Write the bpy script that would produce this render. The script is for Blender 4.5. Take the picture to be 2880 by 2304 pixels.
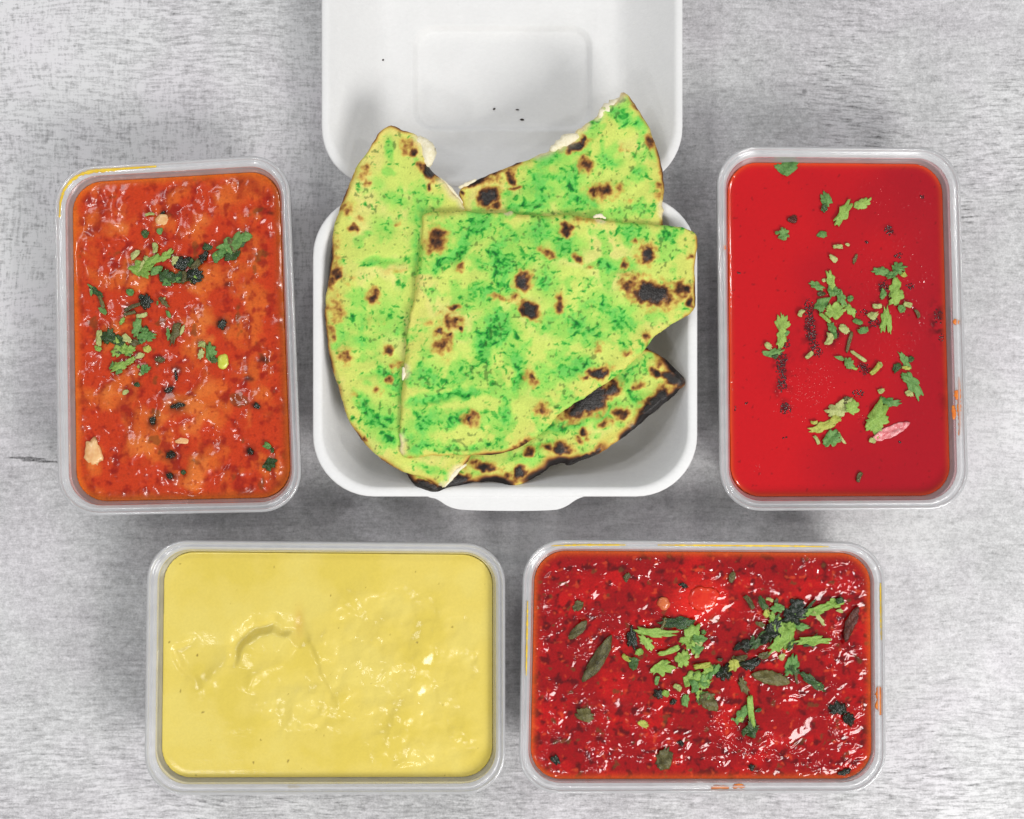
import bpy, math, random
import numpy as np
from mathutils import Vector

# ------------------------------------------------------------------ camera, world, lamps, exposure
scene = bpy.context.scene
for o in list(bpy.data.objects):
    bpy.data.objects.remove(o, do_unlink=True)
COL = scene.collection

CAM_H = 0.745            # camera height above the table top (m)
RIM_Z = 0.045            # height of the plastic tub rims (m)
MM_PX = 0.1728e-3        # metres per photograph pixel at rim height

cam_d = bpy.data.cameras.new('camera')
cam_d.sensor_width = 36.0
cam_d.lens = 36.0 * (CAM_H - RIM_Z) / (2880 * MM_PX)
cam_d.clip_start = 0.01
cam_d.clip_end = 20.0
cam = bpy.data.objects.new('camera', cam_d)
cam.location = (0, 0, CAM_H)
COL.objects.link(cam)
scene.camera = cam

world = bpy.data.worlds.new('World')
scene.world = world
world.use_nodes = True
bg = world.node_tree.nodes['Background']
bg.inputs['Color'].default_value = (0.96, 0.98, 1.0, 1)
bg.inputs['Strength'].default_value = 0.40


def area(name, loc, target, sx, sy, power, col):
    d = bpy.data.lights.new(name, 'AREA')
    d.shape = 'RECTANGLE'
    d.size = sx
    d.size_y = sy
    d.energy = power
    d.color = col
    o = bpy.data.objects.new(name, d)
    o.location = loc
    o.rotation_euler = (Vector(target) - Vector(loc)).to_track_quat('-Z', 'Y').to_euler()
    COL.objects.link(o)
    return o


area('softbox_key', (0.72, -0.80, 1.05), (0, 0, 0), 0.50, 0.50, 14.5, (1.0, 0.985, 0.96))
area('fill_lamp', (-0.85, 0.75, 1.35), (0, 0, 0), 0.45, 0.35, 4.0, (0.97, 0.985, 1.0))  # unseen fill lamp, added opposite the key
for dl in ((-0.55, -0.75, 1.30), (0.80, 0.22, 1.30), (0.08, -1.00, 1.25), (-0.75, 0.25, 1.35), (0.30, 0.95, 1.30)):   # small unseen lamps, added to put sharp glints on the sauces
    area('glint_lamp', dl, (0, 0, 0), 0.075, 0.075, 1.6, (1.0, 0.99, 0.97))

scene.view_settings.view_transform = 'Standard'
scene.view_settings.look = 'None'
scene.view_settings.exposure = 0.0
scene.view_settings.gamma = 1.0
scene.render.engine = 'CYCLES'
scene.render.resolution_x = 1024
scene.render.resolution_y = 819
try:
    scene.cycles.transparent_max_bounces = 24
    scene.cycles.max_bounces = 10
except Exception:
    pass

random.seed(7)
RNG = np.random.RandomState(11)


# ------------------------------------------------------------------ helpers
def at(px, py, z=RIM_Z):
    """photo measurement -> table coordinates of a point that lies at height z"""
    s = MM_PX * (CAM_H - z) / (CAM_H - RIM_Z)
    return np.array([(px - 1440.0) * s, (1152.0 - py) * s])


def lin(r, g, b):
    c = np.array([r, g, b], float) / 255.0
    return np.where(c <= 0.04045, c / 12.92, ((c + 0.055) / 1.055) ** 2.4)


def l4(r, g, b):
    v = lin(r, g, b)
    return (float(v[0]), float(v[1]), float(v[2]), 1.0)


def tag(o, label, cat, group=None, kind=None):
    if label:
        o['label'] = label
    if cat:
        o['category'] = cat
    if group:
        o['group'] = group
    if kind:
        o['kind'] = kind
    return o


def mesh_obj(name, verts, faces, mat, parent=None, loc=None, smooth=True, cols=None, normals=None):
    me = bpy.data.meshes.new(name)
    V = np.asarray(verts, float)
    if loc is not None:
        V = V - np.asarray(loc, float)
    me.from_pydata(V.tolist(), [], [list(f) for f in faces] if not isinstance(faces, np.ndarray) else faces.tolist())
    if smooth:
        me.polygons.foreach_set('use_smooth', [True] * len(me.polygons))
    if cols is not None:
        a = me.color_attributes.new('Col', 'FLOAT_COLOR', 'POINT')
        c = np.ones((len(V), 4))
        c[:, :3] = cols
        a.data.foreach_set('color', c.ravel())
    me.update()
    if normals is not None:
        me.normals_split_custom_set_from_vertices(normals.tolist())
    if mat:
        me.materials.append(mat)
    o = bpy.data.objects.new(name, me)
    COL.objects.link(o)
    if loc is not None:
        o.location = tuple(float(v) for v in loc)
    if parent is not None:
        o.parent = parent
        if loc is not None:      # loc is the parent's origin: the part keeps local zero
            o.location = (0, 0, 0)
    return o


def empty(name, loc):
    o = bpy.data.objects.new(name, None)
    o.location = tuple(float(v) for v in loc)
    o.empty_display_size = 0.01
    COL.objects.link(o)
    return o


# ---- vectorised noise
class Noise:
    def __init__(self, seed):
        r = np.random.RandomState(seed)
        self.p = np.concatenate([r.permutation(256)] * 3)
        a = r.rand(256) * 2 * math.pi
        self.gx, self.gy = np.cos(a), np.sin(a)
        self.rx, self.ry = r.rand(256), r.rand(256)

    def p2(self, x, y):
        xi = np.floor(x).astype(int)
        yi = np.floor(y).astype(int)
        xf, yf = x - xi, y - yi
        u = xf * xf * xf * (xf * (xf * 6 - 15) + 10)
        v = yf * yf * yf * (yf * (yf * 6 - 15) + 10)

        def g(ix, iy, dx, dy):
            h = self.p[self.p[ix & 255] + (iy & 255)]
            return self.gx[h] * dx + self.gy[h] * dy
        a = g(xi, yi, xf, yf)
        b = g(xi + 1, yi, xf - 1, yf)
        c = g(xi, yi + 1, xf, yf - 1)
        d = g(xi + 1, yi + 1, xf - 1, yf - 1)
        return (a + u * (b - a) + v * ((c + u * (d - c)) - (a + u * (b - a)))) * 1.5

    def fbm(self, x, y, lam, octv=4, gain=0.5):
        """lam: wavelength in metres of the first octave"""
        f, a, s = 1.0 / lam, 1.0, 0.0
        for i in range(octv):
            s = s + a * self.p2(x * f + 17.3 * i, y * f - 9.1 * i)
            f *= 2.03
            a *= gain
        return s

    def ridge(self, x, y, lam, octv=3):
        f, a, s = 1.0 / lam, 1.0, 0.0
        for i in range(octv):
            s = s + a * (1 - np.abs(self.p2(x * f + 5.7 * i, y * f + 3.3 * i)) * 2)
            f *= 2.1
            a *= 0.5
        return s

    def worley(self, x, y, lam):
        X, Y = x / lam, y / lam
        xi, yi = np.floor(X).astype(int), np.floor(Y).astype(int)
        best = np.full(np.shape(X), 9.0)
        for dx in (-1, 0, 1):
            for dy in (-1, 0, 1):
                h = self.p[self.p[(xi + dx) & 255] + ((yi + dy) & 255)]
                d = np.hypot(xi + dx + self.rx[h] - X, yi + dy + self.ry[h] - Y)
                best = np.minimum(best, d)
        return best


def sstep(a, b, x):
    t = np.clip((x - a) / (b - a), 0, 1)
    return t * t * (3 - 2 * t)


def mixc(c, d, t):
    t = np.clip(np.asarray(t), 0, 1)[..., None]
    return c * (1 - t) + np.asarray(d) * t


def resample(poly, step, closed=True):
    P = np.asarray(poly, float)
    if closed:
        P = np.vstack([P, P[:1]])
    seg = np.hypot(*(P[1:] - P[:-1]).T)
    s = np.concatenate([[0], np.cumsum(seg)])
    n = max(8, int(s[-1] / step))
    t = np.linspace(0, s[-1], n + 1)[: (n if closed else n + 1)]
    return np.stack([np.interp(t, s, P[:, 0]), np.interp(t, s, P[:, 1])], 1)


def chaikin(P, it=1):
    P = np.asarray(P, float)
    for _ in range(it):
        Q = np.roll(P, -1, 0)
        P = np.stack([0.75 * P + 0.25 * Q, 0.25 * P + 0.75 * Q], 1).reshape(-1, 2)
    return P


def poly_sdf(poly, pts):
    """signed distance (inside positive) and nearest boundary point"""
    A = poly
    B = np.roll(poly, -1, 0)
    n = len(pts)
    D = np.empty(n)
    NP = np.empty((n, 2))
    inside = np.zeros(n, bool)
    for s in range(0, n, 20000):
        p = pts[s:s + 20000]
        d = B - A
        w = p[:, None, :] - A[None]
        t = np.clip((w * d).sum(2) / np.maximum((d * d).sum(1), 1e-18), 0, 1)
        q = A[None] + t[..., None] * d[None]
        dd = ((p[:, None, :] - q) ** 2).sum(2)
        k = dd.argmin(1)
        D[s:s + 20000] = np.sqrt(dd[np.arange(len(p)), k])
        NP[s:s + 20000] = q[np.arange(len(p)), k]
        yy = p[:, 1][:, None]
        c = (A[:, 1][None] > yy) != (B[:, 1][None] > yy)
        xx = (d[:, 0] / np.where(np.abs(d[:, 1]) < 1e-15, 1e-15, d[:, 1]))[None] * (yy - A[:, 1][None]) + A[:, 0][None]
        inside[s:s + 20000] = ((c & (p[:, 0][:, None] < xx)).sum(1) % 2) == 1
    return np.where(inside, D, -D), NP


def grid_fill(poly, step):
    """fine quad grid clipped to a polygon, its border snapped to the outline"""
    lo, hi = poly.min(0) - step * 2, poly.max(0) + step * 2
    nx, ny = int((hi[0] - lo[0]) / step) + 1, int((hi[1] - lo[1]) / step) + 1
    X, Y = np.meshgrid(lo[0] + np.arange(nx) * step, lo[1] + np.arange(ny) * step)
    pts = np.stack([X.ravel(), Y.ravel()], 1)
    D, NP = poly_sdf(poly, pts)
    snap = (D < step * 0.35) & (D > -step * 0.75)
    pts = np.where(snap[:, None], NP, pts)
    ok = D > -step * 0.75
    idx = np.arange(nx * ny).reshape(ny, nx)
    F = np.stack([idx[:-1, :-1], idx[:-1, 1:], idx[1:, 1:], idx[1:, :-1]], -1).reshape(-1, 4)
    F = F[ok[F].all(1)]
    # keep a quad only if it has an inside vertex
    F = F[(D[F] > step * 0.35).any(1)]
    used = np.unique(F)
    remap = -np.ones(nx * ny, int)
    remap[used] = np.arange(len(used))
    return pts[used], remap[F], np.where(snap, 0, np.maximum(D, 0))[used]


def boundary_loop(F):
    E = {}
    cnt = {}
    for f in F.tolist():
        for a, b in zip(f, f[1:] + f[:1]):
            k = (a, b) if a < b else (b, a)
            cnt[k] = cnt.get(k, 0) + 1
            E[k] = (a, b)
    nxt = {}
    for k, c in cnt.items():
        if c == 1:
            a, b = E[k]
            nxt[a] = b
    loops = []
    while nxt:
        s = next(iter(nxt))
        L = [s]
        c = nxt.pop(s)
        while c != s and c in nxt:
            L.append(c)
            c = nxt.pop(c)
        loops.append(L)
    return max(loops, key=len)


def rrect(hx, hy, r, nc=9, ne=8):
    """rounded rectangle, counter-clockwise; always the same number of points"""
    r = min(r, hx * 0.98, hy * 0.98)
    out = []
    cs = [(hx - r, hy - r, 0), (-(hx - r), hy - r, 90), (-(hx - r), -(hy - r), 180), (hx - r, -(hy - r), 270)]
    for i, (cx, cy, a0) in enumerate(cs):
        arc = [(cx + r * math.cos(math.radians(a0 + 90 * k / nc)), cy + r * math.sin(math.radians(a0 + 90 * k / nc))) for k in range(nc + 1)]
        out += arc
        ncx, ncy, na = cs[(i + 1) % 4]
        e = (ncx + r * math.cos(math.radians(na)), ncy + r * math.sin(math.radians(na)))
        s = arc[-1]
        for k in range(1, ne):
            t = k / ne
            out.append((s[0] + (e[0] - s[0]) * t, s[1] + (e[1] - s[1]) * t))
    return np.array(out)


def loft(rings, cap_first=False, cap_last=False, close=False):
    n = len(rings[0])
    V = np.vstack(rings)
    F = []
    m = len(rings)
    rng = range(m if close else m - 1)
    for i in rng:
        a, b = i * n, ((i + 1) % m) * n
        for j in range(n):
            k = (j + 1) % n
            F.append((a + j, a + k, b + k, b + j))
    if cap_first:
        F.append(tuple(range(n))[::-1])
    if cap_last:
        F.append(tuple(range((m - 1) * n, m * n)))
    return V, F


# ---- node helper
class NT:
    def __init__(self, name):
        self.m = bpy.data.materials.new(name)
        self.m.use_nodes = True
        self.t = self.m.node_tree
        self.t.nodes.clear()
        self.out = self.t.nodes.new('ShaderNodeOutputMaterial')

    def n(self, typ, ins=None, **kw):
        nd = self.t.nodes.new(typ)
        for k, v in kw.items():
            setattr(nd, k, v)
        for k, v in (ins or {}).items():
            self.set(nd.inputs[k], v)
        return nd

    def set(self, sock, v):
        if isinstance(v, bpy.types.NodeSocket):
            self.t.links.new(v, sock)
        elif isinstance(v, bpy.types.Node):
            self.t.links.new(v.outputs[0], sock)
        else:
            sock.default_value = v

    def math(self, op, a, b=0.0, c=0.0, clamp=False):
        nd = self.n('ShaderNodeMath', operation=op, use_clamp=clamp)
        self.set(nd.inputs[0], a)
        self.set(nd.inputs[1], b)
        self.set(nd.inputs[2], c)
        return nd.outputs[0]

    def ramp(self, v, lo, hi, a=0.0, b=1.0):
        nd = self.n('ShaderNodeMapRange', {'Value': v, 'From Min': lo, 'From Max': hi, 'To Min': a, 'To Max': b}, clamp=True)
        return nd.outputs[0]

    def mix(self, f, a, b, blend='MIX'):
        nd = self.n('ShaderNodeMix', data_type='RGBA', blend_type=blend)
        self.set(nd.inputs[0], f)
        self.set(nd.inputs[6], a)
        self.set(nd.inputs[7], b)
        return nd.outputs[2]

    def noise(self, vec, scale, detail=3.0, rough=0.5, dist=0.0):
        nd = self.n('ShaderNodeTexNoise', {'Vector': vec, 'Scale': scale, 'Detail': detail, 'Roughness': rough, 'Distortion': dist})
        return nd.outputs[0]

    def mapping(self, vec, scale=(1, 1, 1), rot=0.0, loc=(0, 0, 0)):
        nd = self.n('ShaderNodeMapping', {'Vector': vec, 'Scale': scale, 'Rotation': (0, 0, rot), 'Location': loc})
        return nd.outputs[0]

    def pos(self):
        return self.n('ShaderNodeTexCoord').outputs['Object']

    def bsdf(self, **kw):
        p = self.n('ShaderNodeBsdfPrincipled')
        for k, v in kw.items():
            self.set(p.inputs[k.replace('_', ' ')], v)
        self.t.links.new(p.outputs[0], self.out.inputs[0])
        return p

    def bump(self, h, strength, dist):
        return self.n('ShaderNodeBump', {'Height': h, 'Strength': strength, 'Distance': dist}).outputs[0]


# ------------------------------------------------------------------ materials
def mat_table():
    m = NT('brushed_grey_board')
    P = m.pos()
    X = m.n('ShaderNodeSeparateXYZ', {0: P})
    x, y = X.outputs[0], X.outputs[1]
    big = m.noise(P, 7.0, 3, 0.55)
    big2 = m.noise(m.mapping(P, loc=(3, 7, 0)), 13.0, 4, 0.6)
    warp = m.n('ShaderNodeVectorMath', {0: m.n('ShaderNodeTexNoise', {'Vector': P, 'Scale': 9.0}).outputs['Color'], 1: (0.016, 0.016, 0)}, operation='MULTIPLY').outputs[0]
    PW = m.n('ShaderNodeVectorMath', {0: P, 1: warp}, operation='ADD').outputs[0]
    # brush strokes in three directions
    s_h = m.noise(m.mapping(PW, scale=(110, 640, 1), rot=math.radians(8)), 1.0, 4, 0.62)
    s_v = m.noise(m.mapping(PW, scale=(640, 120, 1), rot=math.radians(6)), 1.0, 4, 0.62)
    s_d = m.noise(m.mapping(PW, scale=(90, 700, 1), rot=math.radians(-35)), 1.0, 4, 0.62)
    s_e = m.noise(m.mapping(PW, scale=(90, 700, 1), rot=math.radians(28)), 1.0, 4, 0.62)
    # where each stroke direction shows
    left_up = m.math('MULTIPLY', m.ramp(x, 0.02, -0.16), m.ramp(y, -0.02, 0.08))
    right_up = m.math('MULTIPLY', m.ramp(x, 0.0, 0.14), m.ramp(y, -0.05, 0.10))
    low = m.ramp(y, -0.10, -0.19)
    n1 = m.ramp(big, 0.35, 0.62)
    n2 = m.ramp(big2, 0.38, 0.62)
    w_v = m.math('MULTIPLY', left_up, n1)
    w_h = m.math('MAXIMUM', m.math('MULTIPLY', left_up, 0.75), m.math('MULTIPLY', low, 0.55))
    w_d = m.math('MAXIMUM', m.math('MULTIPLY', low, n1), m.math('MULTIPLY', n2, 0.35))
    w_e = m.math('MAXIMUM', m.math('MULTIPLY', right_up, n2), m.math('MULTIPLY', m.math('SUBTRACT', 1.0, n2), 0.3))

    def stroke(s, w, amt):
        return m.math('MULTIPLY', m.math('MULTIPLY', m.ramp(s, 0.36, 0.54, -1.25, 0.45), w), amt)
    def light(s, w, amt):
        return m.math('MULTIPLY', m.math('MULTIPLY', m.ramp(s, 0.36, 0.60, -1.0, 1.0), w), amt)
    v = m.math('ADD', light(s_v, w_v, 0.17), light(s_h, w_h, 0.17))
    v = m.math('ADD', v, stroke(s_d, w_d, 0.19))
    v = m.math('ADD', v, stroke(s_e, w_e, 0.19))
    brk = m.noise(m.mapping(P, loc=(2, 1, 0)), 130, 4, 0.7)          # strokes break up into dabs
    v = m.math('MULTIPLY', v, m.ramp(brk, 0.34, 0.58, 0.5, 1.2))
    v = m.math('ADD', v, m.ramp(m.noise(P, 1000, 2, 0.7), 0.3, 0.7, -0.08, 0.08))
    v = m.math('ADD', v, m.ramp(m.noise(P, 330, 4, 0.75), 0.3, 0.7, -0.12, 0.12))
    v = m.math('ADD', v, m.ramp(m.noise(m.mapping(PW, scale=(1, 2.2, 1), rot=0.3), 60, 4, 0.7), 0.35, 0.68, -0.05, 0.06))
    v = m.math('ADD', v, m.ramp(big, 0.35, 0.65, -0.11, 0.06))
    v = m.math('ADD', v, m.ramp(big2, 0.3, 0.7, -0.05, 0.05))
    v = m.math('ADD', m.math('ADD', v, 0.58), m.math('MULTIPLY', left_up, 0.06))
    # dark flecks where the board is worn
    sp = m.noise(m.mapping(P, scale=(1, 1.5, 1), rot=0.6), 420, 3, 0.65)
    spm = m.ramp(m.noise(m.mapping(P, loc=(1.7, 0.4, 0)), 16, 3, 0.6), 0.50, 0.66)
    fleck = m.math('MULTIPLY', m.ramp(sp, 0.62, 0.70), spm)
    v = m.math('SUBTRACT', v, m.math('MULTIPLY', fleck, 0.22))
    # one dark scratch left, one round stain upper right
    c = at(95, 1293, 0)
    dx = m.math('SUBTRACT', x, float(c[0]))
    dy = m.math('ADD', m.math('SUBTRACT', y, float(c[1])), m.math('MULTIPLY', dx, 0.10))
    e1 = m.math('ADD', m.math('POWER', m.math('DIVIDE', dx, 0.0145), 2.0), m.math('POWER', m.math('DIVIDE', dy, 0.0013), 2.0))
    scr = m.math('MULTIPLY', m.ramp(m.math('ADD', e1, m.ramp(s_h, 0.3, 0.7, -0.8, 0.8)), 1.1, 0.4), 0.36)
    v = m.math('SUBTRACT', v, scr)
    c = at(2262, 258, 0)
    e2 = m.math('ADD', m.math('POWER', m.math('SUBTRACT', x, float(c[0])), 2.0), m.math('POWER', m.math('SUBTRACT', y, float(c[1])), 2.0))
    v = m.math('SUBTRACT', v, m.math('MULTIPLY', m.ramp(e2, 0.0015 ** 2, 0.0006 ** 2), 0.25))
    v = m.math('MINIMUM', m.math('MAXIMUM', v, 0.08), 0.72)
    tint = m.noise(m.mapping(P, loc=(5, 2, 0)), 22, 2, 0.5)
    col = m.n('ShaderNodeCombineColor', {0: m.math('MULTIPLY', v, 1.0), 1: m.math('MULTIPLY', v, m.ramp(tint, 0.4, 0.65, 0.995, 0.97)), 2: m.math('MULTIPLY', v, 1.005)}).outputs[0]
    m.bsdf(Base_Color=col, Roughness=0.62, Specular_IOR_Level=0.3, Normal=m.bump(v, 0.25, 0.0006))
    return m.m


def mat_pp(name='clear_polypropylene', lo=0.40):
    m = NT(name)
    P = m.pos()
    lw = m.n('ShaderNodeLayerWeight', {'Blend': 0.35}).outputs['Facing']
    tr = m.n('ShaderNodeBsdfTransparent', {'Color': (0.97, 0.97, 0.975, 1)})
    df = m.n('ShaderNodeBsdfDiffuse', {'Color': (0.93, 0.93, 0.94, 1)})
    tl = m.n('ShaderNodeBsdfTranslucent', {'Color': (0.92, 0.92, 0.93, 1)})
    body = m.n('ShaderNodeMixShader', {0: 0.3, 1: df, 2: tl})
    dens = m.math('ADD', m.ramp(lw, 0.0, 1.0, lo, 0.80), m.ramp(m.noise(P, 120, 3), 0.3, 0.7, -0.04, 0.04))
    s1 = m.n('ShaderNodeMixShader', {0: dens, 1: tr, 2: body})
    gl = m.n('ShaderNodeBsdfGlossy', {'Color': (1, 1, 1, 1), 'Roughness': 0.10})
    fr = m.n('ShaderNodeFresnel', {'IOR': 1.49}).outputs[0]
    s2 = m.n('ShaderNodeMixShader', {0: m.math('MULTIPLY', fr, 1.8, clamp=True), 1: s1, 2: gl})
    m.t.links.new(s2.outputs[0], m.out.inputs[0])
    return m.m


def mat_pulp():
    m = NT('white_moulded_pulp')
    P = m.pos()
    f = m.noise(m.mapping(P, scale=(1, 1.6, 1)), 420, 5, 0.7, 0.6)
    g = m.noise(P, 70, 3, 0.6)
    v = m.math('ADD', m.ramp(f, 0.25, 0.75, -0.025, 0.025), m.ramp(g, 0.3, 0.7, -0.012, 0.012))
    v = m.math('ADD', v, 0.76)
    col = m.n('ShaderNodeCombineColor', {0: v, 1: m.math('MULTIPLY', v, 0.995), 2: m.math('MULTIPLY', v, 0.99)}).outputs[0]
    m.bsdf(Base_Color=col, Roughness=0.7, Specular_IOR_Level=0.25, Normal=m.bump(f, 0.35, 0.0004))
    return m.m


def mat_food(name, rough, spec=0.5, var=0.12, vscale=900, bump=0.0, bscale=900, coat=0.0, sss=0.0, sss_col=None):
    m = NT(name)
    P = m.pos()
    a = m.n('ShaderNodeAttribute', attribute_name='Col').outputs['Color']
    nz = m.noise(P, vscale, 3, 0.6)
    k = m.ramp(nz, 0.3, 0.7, 1 - var, 1 + var)
    kc = m.n('ShaderNodeCombineColor', {0: k, 1: k, 2: k}).outputs[0]
    col = m.mix(1.0, a, kc, 'MULTIPLY')
    p = m.bsdf(Base_Color=col, Roughness=rough, Specular_IOR_Level=spec)
    if coat:
        p.inputs['Coat Weight'].default_value = coat
        p.inputs['Coat Roughness'].default_value = 0.06
    if sss:
        p.inputs['Subsurface Weight'].default_value = sss
        p.inputs['Subsurface Radius'].default_value = (1.0, 0.5, 0.3)
        p.inputs['Subsurface Scale'].default_value = 0.002
    if bump:
        m.set(p.inputs['Normal'], m.bump(m.noise(P, bscale, 4, 0.65), bump, 0.0006))
    return m.m


def mat_leaf(name, c1, c2, rough=0.42, spec=0.4):
    m = NT(name)
    P = m.pos()
    oi = m.n('ShaderNodeObjectInfo').outputs['Random']
    nz = m.noise(P, 380, 4, 0.65)
    fold = m.noise(P, 1100, 3, 0.7)
    vein = m.n('ShaderNodeTexVoronoi', {'Vector': P, 'Scale': 520.0}, feature='DISTANCE_TO_EDGE').outputs[0]
    f = m.math('ADD', m.ramp(nz, 0.3, 0.7, 0.0, 0.75), m.ramp(oi, 0, 1, -0.2, 0.35), clamp=True)
    col = m.mix(f, c1, c2)
    col = m.mix(m.ramp(vein, 0.0, 0.07, 0.35, 0.0), col, tuple(min(1, 1.35 * q) for q in c2[:3]) + (1,))
    col = m.mix(m.ramp(fold, 0.52, 0.72, 0.0, 0.55), col, tuple(0.45 * q for q in c1[:3]) + (1,))
    p = m.bsdf(Base_Color=col, Roughness=rough, Specular_IOR_Level=spec, Normal=m.bump(fold, 0.6, 0.0008))
    return m.m


def mat_plain(name, c1, c2, rough, spec=0.5, scale=500, bump=0.3):
    m = NT(name)
    P = m.pos()
    nz = m.noise(P, scale, 4, 0.65)
    m.bsdf(Base_Color=m.mix(m.ramp(nz, 0.3, 0.7), c1, c2), Roughness=rough, Specular_IOR_Level=spec, Normal=m.bump(nz, bump, 0.0008))
    return m.m


M_TABLE = mat_table()
M_PP = mat_pp()
M_PPW = mat_pp('clear_polypropylene_thin_wall', 0.12)
M_PULP = mat_pulp()
M_NAAN = mat_food('baked_naan_crust', 0.62, 0.25, 0.10, 1100, 0.35, 700)
M_CHAR = mat_food('charred_crust', 0.34, 0.5, 0.6, 800, 1.0, 700)
M_ORANGE = mat_food('orange_curry_sauce', 0.15, 0.36, 0.14, 1100)
M_RED = mat_food('red_curry_sauce', 0.10, 0.4, 0.03, 600)
M_YELLOW = mat_food('yellow_korma_sauce', 0.15, 0.45, 0.03, 900, 0.10, 1200)
M_DARK = mat_food('crimson_jalfrezi_sauce', 0.09, 0.48, 0.18, 1000)
LEAF = {
    'light': mat_leaf('coriander_light', l4(112, 152, 58), l4(158, 188, 92)),
    'mid': mat_leaf('coriander_mid', l4(66, 116, 52), l4(118, 160, 86)),
    'pale': mat_leaf('coriander_pale', l4(150, 164, 88), l4(190, 192, 128)),
    'yellow': mat_leaf('coriander_yellow', l4(148, 158, 58), l4(184, 186, 88)),
    'dark': mat_leaf('coriander_dark', l4(30, 54, 28), l4(72, 104, 50), 0.25),
    'olive': mat_leaf('cooked_leaf_olive', l4(62, 58, 32), l4(110, 104, 58), 0.25),
    'brown': mat_leaf('cooked_leaf_brown', l4(56, 18, 16), l4(96, 44, 28), 0.25),
    'black': mat_plain('wet_blackened_herb', l4(8, 14, 10), l4(30, 46, 26), 0.10, 0.6, 600, 1.0),
}
M_FROTH = mat_plain('dark_oil_froth', l4(34, 4, 8), l4(84, 12, 16), 0.08, 0.7, 900, 0.1)
M_DOUGH = mat_plain('torn_white_dough', l4(225, 214, 178), l4(243, 236, 212), 0.75, 0.2, 600, 0.5)
M_SMEAR = mat_plain('dried_orange_sauce', l4(206, 96, 20), l4(226, 140, 50), 0.3, 0.5, 300, 0.2)
M_SMEARY = mat_plain('dried_yellow_oil', l4(212, 172, 22), l4(232, 200, 60), 0.3, 0.5, 200, 0.1)
M_CRUMB = mat_plain('burnt_crumb', l4(25, 22, 20), l4(60, 48, 38), 0.6)
M_CHUNK = mat_plain('pale_onion', l4(214, 150, 92), l4(236, 196, 140), 0.22, 0.5, 260, 0.4)
M_CHILI = mat_plain('yellow_green_chilli', l4(176, 186, 52), l4(214, 214, 90), 0.25, 0.5, 200, 0.2)
M_TOMATO = mat_plain('cooked_tomato', l4(200, 22, 16), l4(226, 62, 30), 0.14, 0.6, 160, 0.3)
M_PINK = mat_plain('pink_foam_glint', l4(196, 60, 72), l4(236, 176, 176), 0.2, 0.5, 420, 0.5)  # pale pink paints a foam glint into the colour

# ------------------------------------------------------------------ table top
tr_ = rrect(0.72, 0.58, 0.02)
tv, tf = loft([np.c_[tr_, np.full(len(tr_), z)] for z in (-0.03, -0.002, 0.0)], True, True)
tv[2 * len(tv) // 3:, :2] *= 0.998
t = mesh_obj('tabletop', tv, tf, M_TABLE, smooth=False)
tag(t, 'grey brushed board with worn streaks under all the food boxes', 'table', kind='structure')


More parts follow.
